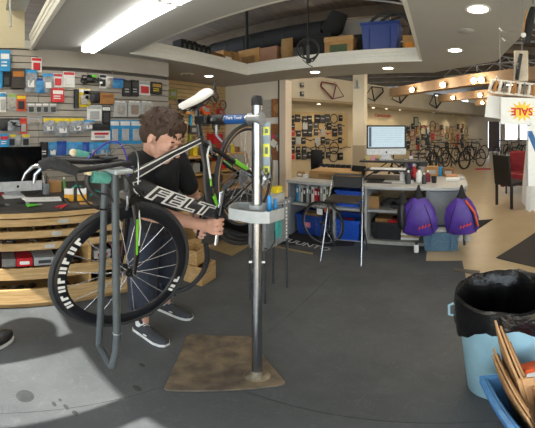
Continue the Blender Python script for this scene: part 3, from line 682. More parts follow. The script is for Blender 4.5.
# hands
def hand(wr, A, ax, palm, size=1.0, curl=1.0, thumbdir=1):
    """a hand closed round a bar: A = point on the bar, ax = bar direction, palm = direction from bar to palm"""
    ax = ax.normalized(); palm = (palm - ax * palm.dot(ax)).normalized(); cr = ax.cross(palm)
    pc_ = A + palm * .026 * size
    for s_ in (-.028, -.009, .010, .028):
        b.cap(wr, pc_ + ax * s_ * size - cr * .018, .021 * size, .0125 * size, 10, 3)
    for i, (s_, ln) in enumerate(((-.031, .85), (-.0105, 1), (.0105, 1), (.031, .85))):
        rad = .021 * size; pts = []
        for k in range(4):
            a = R(-35 + k * 68 * ln) * thumbdir
            pts.append(A + ax * s_ * size * 1.05 + (palm * math.cos(a) + cr * math.sin(a)) * rad * (1.25 if k == 0 else 1))
        for k in range(3): b.cap(pts[k], pts[k + 1], (.0098 - k * .0008) * size, (.009 - k * .0008) * size, 8, 2)
    t0 = pc_ + ax * .03 * size; t1 = A + ax * .045 * size - cr * .022 * thumbdir; t2 = A + ax * .035 * size - cr * .024 * thumbdir - palm * .018
    b.cap(wr.lerp(t0, .6), t1, .014 * size, .0115 * size, 10, 3); b.cap(t1, t2, .0112 * size, .0092 * size, 8, 2)
wtop, wbot = Pd(221.5, 190, 1.60) + MO, Pd(216, 245, 1.57) + MO
wax = wtop - wbot
hA = wbot.lerp(wtop, .36); toCam = (MO - hA); toCam.z = 0; toCam.normalize()
hand(WR, hA + Vector((0, 0, 0)), wax, (WR - hA).normalized() * .8 + toCam * .9, 1.25)
cA = Pd(203, 232, 1.60) + MO
hand(WL, cA, Vector((.1, .3, 1)), (WL - cA).normalized() + toCam * .5, 1.0)
body = organic(b, 'body', skin, man, .0048, 3)
# face details
def onface(x, y, z, r, name, m): return MB().ball(Hh(x, y, z), tuple(k * S_ for k in r), Hrot, 10).build(name, m, man)
for s_ in (-1, 1):
    onface(.0868, s_ * .029, -.003, (.0055, .0135, .0016), 'eyelashes', dblack)
    onface(.0885, s_ * .031, .021, (.006, .018, .0042), 'eyebrow', hairm)
    onface(.0885, s_ * .029, .006, (.005, .0135, .0028), 'eyelid', mat('eyelid_skin', 'b08570', .5))
onface(.0965, 0, -.0645, (.0045, .019, .0035), 'lips', mat('lip_skin', 'a8685c', .5))
# hair: thick, tousled
b = MB()
b.ball(Hh(-.025, 0, .052), (.106 * S_, .087 * S_, .086 * S_), Hrot, 20); b.ball(Hh(-.06, 0, .0), (.066 * S_, .077 * S_, .07 * S_), Hrot, 18); b.ball(Hh(.035, 0, .085), (.06 * S_, .068 * S_, .038 * S_), Hrot, 16)
rg = random.Random(3)
for k in range(230):
    th = rg.uniform(0, 2 * PI); ph = rg.uniform(-.25, 1.4)
    d0 = Vector((math.cos(th) * math.cos(ph), math.sin(th) * math.cos(ph), math.sin(ph)))
    if d0.x > .55 and d0.z < .5: continue
    if abs(d0.y) > .6 and d0.x > .05 and d0.z < .12: continue
    p = Vector((-.022 + d0.x * .107, d0.y * .086, .048 + d0.z * .088)); t2 = Vector((rg.uniform(-.2, 1), rg.uniform(-.8, .8), rg.uniform(-.7, .3))) * .034
    c = p + t2; c2 = c + Vector((rg.uniform(-1, 1), rg.uniform(-1, 1), rg.uniform(-1, .2))) * .012
    b.cap(Hh(*p), Hh(*c), .0085, .0065, 7, 2); b.cap(Hh(*c), Hh(*c2), .0065, .0035, 7, 2)
for k in range(16):   # fringe and sideburns
    y = -.062 + k * .0083
    b.cap(Hh(.062, y, .075), Hh(.092 - abs(y) * .35, y + rg.uniform(-.008, .008), .040 + rg.uniform(-.008, .01)), .010, .005, 7, 2)
for s_ in (-1, 1):
    b.cap(Hh(.022, s_ * .068, .04), Hh(.026, s_ * .0715, -.002), .011, .006, 7, 2)
organic(b, 'hair', hairm, man, .0042, 1)
# t-shirt
b = MB()
b.cap(SR + Vector((.0, .02, -.01)), SLh + Vector((0, -.02, -.01)), .078, .078, 18); b.cap(W(-1.355, .90, 1.27), W(-1.50, 1.0, 1.02), .135, .14, 20)
b.cap(W(-1.41, .80, 1.23), W(-1.50, .92, 1.0), .085, .10); b.cap(W(-1.43, 1.03, 1.22), W(-1.55, 1.07, 1.0), .09, .10)
b.cap(W(-1.44, .93, 1.02), W(-1.53, 1.0, .90), .145, .15, 20); b.cap(neck0 + Vector((-.02, 0, -.02)), neck0.lerp(neck1, .28), .082, .066)
b.cap(SR, SR.lerp(ER, .62), .068, .064); b.cap(SLh, SLh.lerp(EL, .66), .068, .066)
for k in range(10):
    a = rg.uniform(0, 1); p = W(-1.30 + rg.uniform(-.04, .03), .80 + a * .2, 1.2 - rg.uniform(0, .22)); b.cap(p, p + Vector((-.03, rg.uniform(-.05, .05), -.14)), .012, .010, 8, 2)
ts = organic(b, 't_shirt', shirt, man, .007, 4)
# trousers
b = MB()
b.cap(W(-1.535, .95, .93), W(-1.60, 1.06, .93), .15, .145, 18)
for p, k, a in ((W(-1.53, .93, .90), KR, AR_), (W(-1.60, 1.09, .90), KL, AL)):
    q = k.lerp(a, .62); b.cap(p, k, .115, .092, 18); b.cap(k, q, .092, .082, 18)
    for _ in range(5):
        z_ = rg.uniform(0, 1); c = k.lerp(q, z_); an = rg.uniform(-1, 1.5); v = Vector((math.cos(an), math.sin(an) - .5, 0)) * .08; b.cap(c + v, c + v * 1.02 + Vector((rg.uniform(-.02, .02), .02, -.09)), .013, .012, 8, 2)
organic(b, 'trousers', pants, man, .007, 4)
# shoes
shoem = mat('grey_mesh_shoe', '35383c', .8, bump=.2, scale=120); solem = mat('white_sole', 'd8d8d4', .6); sockm = mat('white_sock', 'd4d2cc', .9)
def shoe(h, t, flip):
    h, t = Vector(h), Vector(t); d = (t - h).normalized(); n_ = Vector((-d.y, d.x, 0)); Ls = .285
    M = frame(h + MO, d, n_, (0, 0, 1))
    up = MB(); so = MB()
    sec = [(0, .022, .06), (.02, .034, .075), (.07, .036, .085), (.12, .038, .078), (.17, .043, .055), (.22, .046, .042), (.262, .036, .032), (.283, .016, .022)]
    for mb, f in ((up, 0), (so, 1)):
        rings = []
        for x, hw, hh in sec:
            if f: hw = hw + .005; prof = [(-hw, 0), (-hw, .022), (hw, .022), (hw, 0)]
            else: prof = [(-hw, .018), (-hw * .98, .018 + hh * .45), (-hw * .7, .016 + hh * .85), (0, .018 + hh), (hw * .7, .016 + hh * .85), (hw * .98, .018 + hh * .45), (hw, .018)]
            rings.append([mb.bm.verts.new((x, y, z)) for y, z in prof])
        for A1, B1 in zip(rings, rings[1:]):
            n2 = len(A1)
            for k in range(n2): mb.bm.faces.new((A1[k], A1[(k + 1) % n2], B1[(k + 1) % n2], B1[k]))
        mb.bm.faces.new(rings[0][::-1]); mb.bm.faces.new(rings[-1])
    u = up.build('shoe', shoem, man, M=M); sp = so.build('sole', solem, u, M=M)
    la = MB()
    for k in range(4): la.tube([(.095 + k * .024, -.022, .083 - k * .010), (.103 + k * .024, 0, .099 - k * .014), (.112 + k * .024, .022, .083 - k * .011)], .0032, 6)
    la.build('laces', decal, u, M=M)
    lg = MB(); s_ = -1
    for a0, cz in ((R(200), .047), (R(20), .035)): lg.ring((.14, s_ * .0425, .041 + (cz - .041) * 1.6), .014, .0028, 'Y', 14, 5, a0=a0, a1=a0 + R(140))
    lg.build('shoe_logo', decal, u, M=M)
    MB().lathe([(.035, .07), (.037, .11), (.037, .125), (.033, .125)], (.055, 0, 0), 18).build('sock', sockm, u, M=M)
shoe((-1.555, .885, 0), (-1.27, .925, 0), 1); shoe((-1.71, 1.165, 0), (-1.45, 1.24, 0), 1)
MB().tube([W(-1.262, .985, 1.205), W(-1.26, .99, 1.23), W(-1.262, 1.0, 1.215)], .004, 6).bm.free()
# what he holds
t_ = thing('wrench', 'long chrome wrench in the hand of the mechanic below the frame', 'wrench', wbot - MO)
u_ = wax; MB().tube([(0, 0, 0), u_ * .96], [(.0125, .007)] * 2, 10).build('shaft', spk, t_)
hd = MB(); hd.tube([u_ * .95, u_ * .985 + Vector((.012, .012, 0)), u_ * 1.0 + Vector((.03, .034, .006))], .009, 8); hd.build('head', spk, t_)
t_ = thing('tyre_tool', 'small chrome pedal tool in the lower hand of the mechanic', 'tool', cA - MO)
MB().cyl((.0, .0, -.035), (.005, .015, .06), .009).build('barrel', spk, t_); MB().box((.0, .035, .02), (.02, .055, .03)).build('block', lgrey, t_, bev=.004); MB().tube([(0, .01, .055), (.0, .05, .058), (.0, .06, .03)], .006).build('hook', chrome, t_)
q0, pts = 0, [Pd(206, 245, 1.62), Pd(208, 258, 1.68), Pd(204, 272, 1.72), Pd(192, 286, 1.75), Pd(176, 292, 1.78), Pd(162, 292, 1.85)]
sm = []
for i in range(len(pts) - 1):
    for k in range(4): sm.append(pts[i].lerp(pts[i + 1], k / 4))
sm.append(pts[-1])
for _ in range(3): sm = [sm[0]] + [(sm[i - 1] + sm[i] * 2 + sm[i + 1]) / 4 for i in range(1, len(sm) - 1)] + [sm[-1]]
MB().tube(sm, .016, 10).build('inner_tube', mat('tube_rubber', '26282a', .6), loc=(0, 0, 0), label='black rubber tube looping down from the hands of the mechanic beside his legs', cat='inner tube')
# =============== WORKBENCH (left) ===============
BX = -2.03
bench = thing('workbench', 'long pine workbench with dark top and stacked shallow drawers below the parts wall', 'workbench', (-2.55, .9, 0))
bo = Vector((2.55, -.9, 0))
def bw_(m, x0, x1, y0, y1, z0, z1): return m.bb(x0 + 2.55, x1 + 2.55, y0 - .9, y1 - .9, z0, z1)
Y0b, Y1b = -.55, 1.88
m = MB(); bw_(m, -3.12, BX - .012, Y0b, Y1b, .868, .888); m.build('worktop', mat('dark_bench_mat', '33302d', .6, var=.2, scale=8), bench, smooth=False)
m = MB(); bw_(m, -3.12, BX + .005, Y0b, Y1b, .832, .868); m.build('top_edge', woody, bench, bev=.003)
for i, (z0, z1) in enumerate(((.765, .821), (.666, .724), (.563, .623))):
    m = MB(); bw_(m, BX - .02, BX, Y0b, Y1b, z0, z1); bw_(m, -2.9, BX - .02, Y0b, Y1b, z0, z0 + .008)
    for yy in (-.3, .35, 1.0, 1.6): bw_(m, -2.9, BX - .02, yy, yy + .012, z0, z1 - .005)
    d = m.build('tray', woody, bench, bev=.002)
    for yy in (.50, 1.3): MB().box((BX + 2.55 + .002, yy - .9 + .05 - .05 * i, (z0 + z1) / 2), (.003, .075, .034)).build('label_card', mat('grey_paper_label', 'b9b6ae', .7), d)
for z0, z1, t in ((.298, .402, .02), (.054, .20, .02)):
    m = MB(); bw_(m, BX - t, BX, Y0b, Y1b, z0, z1); bw_(m, -2.9, BX - t, Y0b, Y1b, z0, z0 + .01); d = m.build('drawer', woody, bench, bev=.002)
m = MB(); bw_(m, -2.95, BX - .03, Y0b, Y1b, 0, .054); m.build('plinth', mat('worn_pine', '9a7a4c', .7, scale=5), bench)
for yy in (-.55, .76, 1.86):
    m = MB(); bw_(m, -3.05, BX - .03, yy, yy + .02, .05, .832); m.build('divider', wood, bench)
m = MB(); bw_(m, -3.06, -3.04, Y0b, Y1b, .0, .832); m.build('back_panel', mat('worn_pine', '9a7a4c'), bench)
# odds and ends in the shallow trays: uncountable small hardware
rg = random.Random(11)
odd = [steel, dgrey, black, lgrey, mat('brass_part', 'a08a50', .4, .6), card]
def clutter(nm, z, x0, x1, y0, y1, n, s, seed):
    r_ = random.Random(seed); m = MB()
    for k in range(n):
        m.mi = r_.randrange(len(odd)); x, y = r_.uniform(x0, x1), r_.uniform(y0, y1); a = r_.uniform(0, PI)
        if r_.random() < .5: m.box((x, y, z + s * .45), (s * r_.uniform(.8, 3), s * r_.uniform(.5, 1.2), s * .9), rz=a)
        else:
            d = Vector((math.cos(a), math.sin(a), 0)) * s * r_.uniform(.8, 2.4); m.cyl(Vector((x, y, z + s * .45)) - d, Vector((x, y, z + s * .5)) + d, s * r_.uniform(.2, .45), n=7)
    return m.build(nm, odd, kind='stuff')
for i, z0 in enumerate((.773, .674, .571)): clutter('small_parts', z0, -2.4, BX - .05, Y0b + .1, Y1b - .1, 150, .021, 20 + i)
clutter('small_parts', .308, -2.3, BX - .05, -.5, 1.8, 120, .024, 31); clutter('small_parts', .064, -2.3, BX - .05, -.5, 1.8, 90, .033, 33)
# boxes in the open bay above the first drawer
def carton(name, label, cat, c, d, col, rz=0, group=None, lid=None, mark=None, m2=None):
    t = thing(name, label, cat, (c[0], c[1], c[2]), rz, group)
    MB().box((0, 0, d[2] / 2), d).build('box_body', col, t, bev=min(d) * .04)
    if lid: MB().box((0, 0, d[2] - d[2] * .09), (d[0] * 1.02, d[1] * 1.02, d[2] * .2)).build('lid', lid, t, bev=.002)
    if mark: MB().box((d[0] / 2 + .0008, 0, d[2] * .45), (.0016, d[1] * .6, d[2] * .4)).build('label_card', mark, t)
    if m2: MB().box((0, -d[1] / 2 - .0008, d[2] * .45), (d[0] * .6, .0016, d[2] * .4)).build('label_card', m2, t)
    return t
dk = mat('dark_red_box', '8a1f22', .5)
for args in ((.02, .10, red, 'bright red parts box, leftmost in the open bay of the bench', paper), (.135, .10, mat('grey_card', '7c7a74', .7), 'dark grey parts box in the open bay, between two red ones', None), (.25, .12, red, 'red and white parts box in the open bay of the bench, second red one', paper),
             (.40, .16, lgrey, 'pale grey parts box in the open bay of the bench', dgrey), (.56, .12, dgrey, 'charcoal parts box in the open bay right of the pale grey one', paper), (.86, .14, lgrey, 'light parts box in the open bay seen through the front wheel', dk),
             (1.02, .12, dk, 'dark red parts box in the open bay behind the front wheel', None), (1.2, .15, dgrey, 'dark parts box in the open bay near the bench end', paper), (-.1, .1, dk, 'dark red parts box at the left picture edge in the bench bay', None)):
    y, w_, c, lab, mk_ = args; carton('parts_box', lab, 'box', (-2.17, y + .02, .403), (.2, w_, .075), c, mark=mk_)
for y, w_, c, lab in ((.06, .16, dk, 'dark red box stacked at the back of the open bay, left'), (.26, .09, mat('bright_blue', '1f86c8'), 'small blue box at the back of the open bay'), (.42, .16, dgrey, 'long dark box at the back of the open bay'), (1.0, .2, dgrey, 'dark box at the back of the open bay behind the wheel')):
    carton('parts_box', lab, 'box', (-2.42, y, .404), (.2, w_, .125), c)
# ---- on the worktop (z = .888) ----
ZB = .888
def on(px, py, z=ZB): return Pz(px, py, z)
q = on(20, 196); dscr = math.atan2(-q.y, -q.x)
im = thing('desktop_computer', 'large all-in-one computer with black screen on the left workbench', 'computer', q, rz=dscr + R(14))
W_, H0 = .53, .30
MB().box((0, -.06, .245), (.012, W_, .40)).build('casing', mat('aluminium_casing', 'c4c6c7', .4, .1), im, bev=.004)
MB().box((.0065, -.06, .292), (.002, W_ - .006, .31)).build('screen', mat('dark_screen', '0b0c0e', .12), im)
MB().ball((.007, -.02, .09), (.002, .012, .012), n=12).build('logo', dblack, im)
m = MB(); m.box((0, -.06, .004), (.17, .19, .008)); m.box((-.04, -.06, .08), (.01, .15, .16)); m.build('stand', mat('aluminium_casing', 'b8babb'), im, bev=.003)
def flat_item(name, label, cat, px, py, d, m, ang=0, bev=.003, part='body'):
    q = on(px, py); t = thing(name, label, cat, q, rz=math.atan2(-q.y, -q.x) + R(ang)); MB().box((0, 0, d[2] / 2), d).build(part, m, t, bev=bev); return t
kb = flat_item('keyboard', 'white computer keyboard lying on the workbench', 'keyboard', 43, 200, (.115, .30, .010), white, 6)
for i in range(5):
    for j in range(13): pass
kk = MB()
for i in range(5):
    for j in range(14): kk.box((-.045 + i * .02, -.138 + j * .0213, .0115), (.016, .0175, .003))
kk.build('keys', mat('pale_keys', 'd4d4d2', .5), kb)
t = thing('computer_mouse', 'black computer mouse right of the white keyboard', 'mouse', on(65, 201)); MB().ball((0, 0, .012), (.05, .03, .018)).build('shell', black, t); MB().cyl((.015, 0, .024), (.03, 0, .024), .005).build('wheel', dgrey, t)
def plier(name, label, px, py, c, ang, L0=.10):
    q = on(px, py); t = thing(name, label, 'hand tool', q, rz=ang)
    for s_ in (-1, 1):
        MB().tube([(0, 0, .010), (-.35 * L0, s_ * .012, .010), (-L0, s_ * .022, .010)], [.006, .007, .006], 8).build('handle', c, t)
    MB().tube([(0, 0, .010), (.3 * L0, 0, .010), (.45 * L0, 0, .010)], [.010, .009, .003], 8).build('jaw', steel, t)
plier('cable_cutter', 'bright green handled cutter at the bench edge below the keyboard', 38, 206, green, R(95), .09)
plier('cable_cutter', 'red handled pliers lying at the bench edge right of the mouse', 66, 206, red, R(130), .10)
plier('cable_cutter', 'black handled pliers left of the green cutter on the bench', 26, 204, black, R(60), .07)
plier('cable_cutter', 'pliers with black handles at the left picture edge of the bench', 5, 206, black, R(85), .08)
plier('cable_cutter', 'red handled tool in front of the computer base', 5, 195, red, R(85), .10)
for px, lab in ((69, 'left'), (82, 'right')):
    q = on(px, 200.5); t = thing('lubricant_box', lab + ' one of two yellow and white boxes on the workbench', 'box', q, rz=math.atan2(-q.y, -q.x) - .1)
    MB().box((0, 0, .029), (.05, .075, .058)).build('box_body', mat('amber_box', 'e0a018', .45), t, bev=.003)
    MB().box((0, 0, .082), (.05, .075, .048)).build('box_top', white, t, bev=.003); MB().box((0, 0, .111), (.022, .045, .012)).build('handle', black, t, bev=.003)
q = on(46, 194); t = thing('pen_cup', 'clear cup of pens and brushes standing right of the computer', 'cup', q)
MB().lathe([(.001, .002), (.032, .002), (.038, .105), (.035, .105), (.03, .006), (.001, .006)], n=20).build('cup', mat('clear_grey_plastic', '8d9496', .2, alpha=.7), t)
for i, (dx, dy, c) in enumerate(((.01, .01, brown), (-.012, .008, black), (.006, -.014, white), (-.01, -.01, steel), (.0, .0, dgrey))):
    MB().cyl((dx * .6, dy * .6, .01), (dx * 2, dy * 2, .16 + .01 * i), .0045, n=8).build('pen', c, t)
q = on(56, 192.5); carton('cardboard_box', 'small open brown cardboard box behind the pen cup', 'box', (q.x - .05, q.y, ZB), (.1, .11, .10), card)
q = on(64, 190); t = thing('spray_bottle', 'thin green bottle beside the brown box on the bench', 'bottle', q); MB().lathe([(.001, 0), (.018, 0), (.018, .07), (.010, .085), (.010, .11), (.001, .112)], n=16).build('bottle', mat('green_label', '5f9a48', .4), t); MB().lathe([(.001, .112), (.009, .112), (.009, .13), (.001, .132)], n=12).build('cap', white, t)
for px, c, lab in ((76, teal, 'teal rubber caliper tool lying behind the yellow boxes'), (95, teal, 'second teal tool right of the yellow boxes')):
    q = on(px, 190 if px < 90 else 196); t = thing('tyre_lever', lab, 'tool', q, rz=.6); MB().tube([(0, -.07, .02), (0, 0, .045), (0, .06, .02)], [(.008, .014)] * 3, 8).build('lever', c, t); MB().ball((0, .06, .02), .018).build('tip', c, t)
flat_item('cardboard_scrap', 'flat piece of tan cardboard on the bench under the yellow boxes', 'cardboard', 86, 204, (.05, .10, .012), card, 4)
flat_item('paper_sheet', 'crumpled white papers left of the keyboard', 'paper', 27, 200, (.10, .06, .012), paper, 25)
t = thing('cable_tangle', 'tangle of black cables in front of the pen cup', 'cable', on(33, 195)); m = MB(); r_ = random.Random(4)
pts = [(r_.uniform(-.06, .06), r_.uniform(-.09, .09), r_.uniform(.006, .04)) for _ in range(26)]; sm = [Vector(p) for p in pts]
for _ in range(1): sm = [sm[0]] + [(sm[i - 1] + sm[i] + sm[i + 1]) / 3 for i in range(1, len(sm) - 1)] + [sm[-1]]
m.tube(sm, .0045, 6); m.build('cable', black, t)
t = thing('pump_head', 'black coiled tool hook standing behind the pen cup', 'tool', on(40, 190)); MB().tube([(0, 0, 0), (0, 0, .1), (.0, .01, .15), (0, .035, .16), (0, .045, .12), (0, .03, .09)], .006).build('hook', black, t); MB().cyl((0, 0, 0), (0, 0, .012), .03).build('foot', black, t)

# =============== PACKAGES ON THE PARTS WALL ===============
def pack(px0, px1, py0, py1, style, c1, c2, c3, label, cat='package', name=None, group=None, X=-3.135, dep=.03, marks=2):
    Xf = X + dep; a = PX(px0, py0, Xf); b = PX(px1, py1, Xf); c_ = PX((px0 + px1) / 2, (py0 + py1) / 2, Xf)
    w_ = abs(b.y - a.y) * 1.05; h_ = abs(PX(px0, py0, Xf).z - PX(px0, py1, Xf).z); z0 = c_.z - h_ / 2
    t = thing(name or {'bag': 'parts_bag', 'card': 'carded_part', 'box': 'parts_box', 'clam': 'clamshell_pack'}[style], label, cat, (X, c_.y, z0), 0, group)
    # local: +x out of the wall, y along the wall, z up
    if style == 'bag':
        m = MB(); m.pillow((dep * .55, 0, h_ * .44), (w_, dep, h_ * .86), M=Matrix.Rotation(PI / 2, 4, 'Z'), n=5); m.build('bag', c2, t)
        MB().box((dep * .55, 0, h_ * .86), (.004, w_ * .96, h_ * .26)).build('header_card', c1, t)
        if c3: MB().box((dep * 1.02, 0, h_ * .36), (.002, w_ * .5, h_ * .3)).build('label_card', c3, t)
    elif style == 'card':
        MB().box((dep * .3, 0, h_ / 2), (.003, w_, h_)).build('backing_card', c1, t, bev=.001)
        MB().box((dep * .3 + .0022, 0, h_ * .86), (.0015, w_ * .9, h_ * .18)).build('header_print', c3, t)
        MB().box((dep * .3 + dep * .28, 0, h_ * .38), (dep * .55, w_ * .66, h_ * .5)).build('blister', c2, t, bev=min(.006, dep * .2))
    elif style == 'box':
        MB().box((dep * .5, 0, h_ / 2), (dep, w_, h_)).build('box_body', c1, t, bev=.002)
        MB().box((dep + .0008, 0, h_ * .70), (.0016, w_ * .8, h_ * .26)).build('header_print', c2, t)
        if c3:
            m = MB()
            for k in range(marks): m.box((dep + .001, -w_ * .08, h_ * (.42 - k * .16)), (.0018, w_ * .55, h_ * .07))
            m.build('print_lines', c3, t)
    elif style == 'clam':
        MB().box((dep * .5, 0, h_ * .46), (dep, w_, h_ * .92)).build('shell', c1, t, bev=.006)
        MB().box((dep * .55, 0, h_ * .45), (dep * .95, w_ * .62, h_ * .6)).build('contents', c2, t, bev=.004)
        MB().box((dep * .5, 0, h_ * .95), (.003, w_ * .8, h_ * .12)).build('hanger_tab', c3, t)
    MB().cyl((-.003, 0, h_ * .97 if style != 'card' else h_ * .95), (dep + .03, 0, h_ * .97 if style != 'card' else h_ * .95), .0022, n=6).build('peg_hook', steel, t)
    return t
sil = mat('silver_contents', 'a9a49c', .35, .3, var=.25, scale=30); cl_ = mat('clear_blister', 'c0c2c2', .18, alpha=.85, var=.1); ye = mat('packaging_yellow', 'e3c81c', .45); rd = mat('packaging_red', 'c42a2c', .45)
bl = lblue; kb_ = mat('packaging_black', '232427', .5, var=.2); tn = mat('bag_contents', '8a8f94', .35, var=.35, scale=25); db = mat('deep_blue_pack', '17479a', .4, var=.15); bagb = mat('blue_bag', '3a7fb2', .35, var=.3, scale=20)
L5 = [
 (0, 10, 50, 71, 'box', bl, white, white, 'blue and white parts pack at the top left corner of the wall'),
 (32, 42, 57, 72, 'card', white, rd, rd, 'red and white carded part, topmost on the left of the wall'),
 (0, 3, 70, 88, 'bag', bl, bl, None, 'narrow blue bag at the left picture edge, upper row'),
 (3, 11, 71, 87, 'card', kb_, dgrey, black, 'black carded part left of the brown pedal box'),
 (12, 25, 68, 88, 'box', mat('dark_brown_pack', '3a3430', .5), mat('packaging_orange', 'b0702a', .45), dgrey, 'dark brown upright box with an orange line, upper row'),
 (25, 37, 69, 92, 'bag', bl, tn, white, 'long clear bag with blue header right of the dark brown box'),
 (36, 46, 78, 93, 'bag', db, bagb, None, 'short deep blue bag between two longer bags'),
 (43, 54, 73, 92, 'bag', bl, tn, paper, 'blue headed bag with white label left of the red packs'),
 (54, 63, 73, 87, 'card', white, rd, rd, 'red and white carded part, left of a pair'),
 (64, 75, 71, 87, 'card', white, white, rd, 'red and white carded part, right of a pair'),
 (52, 64, 88, 102, 'box', rd, white, white, 'bright red square box hanging under the red and white pair'),
 (100, 107, 74, 88, 'card', white, kb_, black, 'white and black carded part right of the cable tangle'),
 (107, 114, 76, 88, 'bag', white, sil, None, 'silvery small bag right of the white and black card'),
 (112, 126, 78, 88, 'bag', db, bagb, None, 'wide dark blue bag in the upper row above the clear packs'),
 (124, 131, 80, 96, 'box', kb_, dgrey, lgrey, 'black box with grey print, left of two'),
 (132, 139, 80, 96, 'box', kb_, dgrey, lgrey, 'black box with grey print, right of two'),
 (140, 151, 81, 95, 'card', white, rd, lgrey, 'white pack with a red part near the wall corner'),
 (152, 162, 82, 94, 'box', kb_, mat('packaging_amber', 'b08a30', .4), ye, 'dark box with amber band at the wall corner'),
 (75, 79, 89, 108, 'box', kb_, kb_, None, 'narrow black pack left of the tall yellow card'),
 (79, 91, 88, 107, 'card', ye, sil, white, 'tall yellow carded part in the middle of the wall'),
 (91, 101, 92, 103, 'bag', kb_, kb_, None, 'black soft bag right of the tall yellow card'),
 (101, 114, 93, 104, 'box', mat('tan_leather_pack', 'a06f3a', .6), brown, None, 'tan leather coloured pack right of the black soft bag'),
 (115, 127, 101, 117, 'clam', cl_, sil, white, 'clear clamshell pack, left of three above the blue packs'),
 (129, 141, 101, 117, 'clam', cl_, mat('dim_contents', '8f7f70', .4), white, 'clear clamshell pack, middle of three above the blue packs'),
 (142, 153, 101, 116, 'clam', cl_, sil, white, 'clear clamshell pack, right of three above the blue packs'),
 (0, 6, 92, 112, 'card', white, lgrey, bl, 'pale carded part at the left picture edge, middle row'),
 (8, 17, 93, 110, 'card', lgrey, sil, mat('pale_green_print', '8fb35a', .5), 'grey carded part with a pale green header'),
 (17, 26, 95, 111, 'card', mat('packaging_orange_red', 'd2502a', .45), kb_, ye, 'orange carded part with a black tool'),
 (28, 35, 103, 113, 'card', lgrey, dgrey, white, 'small grey carded clip, first of four from the left'),
 (36, 42, 103, 113, 'card', lgrey, dgrey, white, 'small grey carded clip, second of four from the left'),
 (43, 49, 103, 113, 'card', lgrey, dgrey, white, 'small grey carded clip, third of four from the left'),
 (50, 57, 103, 113, 'card', lgrey, dgrey, white, 'small grey carded clip, rightmost of four'),
 (88, 102, 105, 121, 'card', white, lgrey, lgrey, 'off-white square card with grey part below the tall yellow card'),
 (103, 111, 106, 125, 'card', kb_, dgrey, white, 'black narrow card right of the off-white square card'),
 (0, 8, 118, 131, 'bag', kb_, kb_, None, 'black grips in a bag at the left picture edge'),
 (8, 20, 118, 131, 'bag', kb_, tn, None, 'dark soft bag with grey parts above the small blue box'),
 (20, 27, 118, 134, 'card', mat('packaging_orange_red', 'd2502a'), lgrey, rd, 'orange and red narrow card left of the yellow headed packs'),
 (44, 56, 118, 134, 'bag', ye, tn, white, 'yellow headed bag, left of three in a row'),
 (56, 70, 118, 137, 'bag', ye, tn, white, 'yellow headed bag, middle and longest of three'),
 (71, 84, 118, 134, 'bag', ye, tn, white, 'yellow headed bag, right of three in a row'),
 (84, 95, 120, 131, 'bag', bl, tn, white, 'small blue and white bag right of the yellow headed bags'),
 (93, 110, 124, 130, 'box', kb_, dgrey, None, 'flat black box lying above the red and white one'),
 (93, 110, 131, 140, 'box', white, rd, dgrey, 'flat white box with a red print'),
 (111, 120, 120, 144, 'card', bl, cl_, white, 'tall bright blue pack, left of three beside the mechanic'),
 (121, 131, 120, 144, 'card', bl, cl_, white, 'tall bright blue pack, middle of three beside the mechanic'),
 (132, 142, 120, 144, 'card', bl, cl_, white, 'tall bright blue pack, right of three beside the mechanic'),
 (0, 9, 134, 147, 'box', bl, rd, white, 'small blue and red box above the black screen'),
 (9, 16, 134, 147, 'card', lgrey, kb_, ye, 'yellow topped card, left of two above the screen'),
 (16, 21, 135, 146, 'card', lgrey, lgrey, lgrey, 'plain grey card between two yellow topped ones'),
 (22, 30, 134, 147, 'card', lgrey, kb_, ye, 'yellow topped card, right of two above the screen'),
 (41, 48, 142, 158, 'box', kb_, kb_, white, 'black box with white strokes right of the computer'),
 (48, 58, 142, 158, 'bag', bl, bagb, white, 'blue bag with white label, leftmost of the lowest row'),
 (57, 67, 141, 166, 'bag', db, db, None, 'long deep blue bag in the lowest row'),
 (67, 83, 142, 158, 'bag', bl, bagb, paper, 'wide blue bag with white label in the lowest row'),
 (83, 90, 142, 157, 'bag', db, db, None, 'narrow dark blue bag in the lowest row'),
 (90, 98, 142, 157, 'bag', bl, bagb, lgrey, 'blue bag with grey label in the lowest row'),
 (98, 110, 142, 158, 'bag', mat('sky_blue_pack', '2f9fd6', .4), bagb, lgrey, 'sky blue bag, rightmost of the lowest row'),
 (28, 42, 116, 124, 'card', lgrey, sil, steel, 'small silver part on a card between the scissors card and yellow bags'),
 (84, 91, 90, 101, 'card', ye, sil, white, 'small yellow card overlapping the tall yellow one'),
]
for row in L5: pack(*row[:8], row[8], dep={'bag': .045, 'clam': .04, 'box': .05, 'card': .03}[row[4]])
# tangles of cable and clips
def tangle(px, py, w_, h_, m, X, label, cat, seed, n=26, r=.004, extra=None, name='brake_cable'):
    q = PX(px, py, X); t = thing(name, label, cat, q); r_ = random.Random(seed)
    pts = [Vector((r_.uniform(-.02, .03), r_.uniform(-w_, w_), r_.uniform(-h_, h_))) for _ in range(n)]
    sm = pts
    for _ in range(1): sm = [sm[0]] + [(sm[i - 1] + sm[i] * 1.5 + sm[i + 1]) / 3.5 for i in range(1, len(sm) - 1)] + [sm[-1]]
    o2 = []
    for i in range(len(sm) - 1):
        for k in range(3): o2.append(sm[i].lerp(sm[i + 1], k / 3))
    for _ in range(2): o2 = [o2[0]] + [(o2[i - 1] + o2[i] + o2[i + 1]) / 3 for i in range(1, len(o2) - 1)] + [o2[-1]]
    MB().tube(o2, r, 6).build('coil', m, t)
    if extra:
        for i, e in enumerate(extra): MB().box((.03, r_.uniform(-w_, w_) * .6, r_.uniform(-h_, h_) * .6), (.02, w_ * .4, h_ * .5)).build('tag', e, t, bev=.003)
    MB().cyl((-.04, 0, h_), (.03, 0, h_), .003, n=6).build('peg_hook', steel, t)
    return t
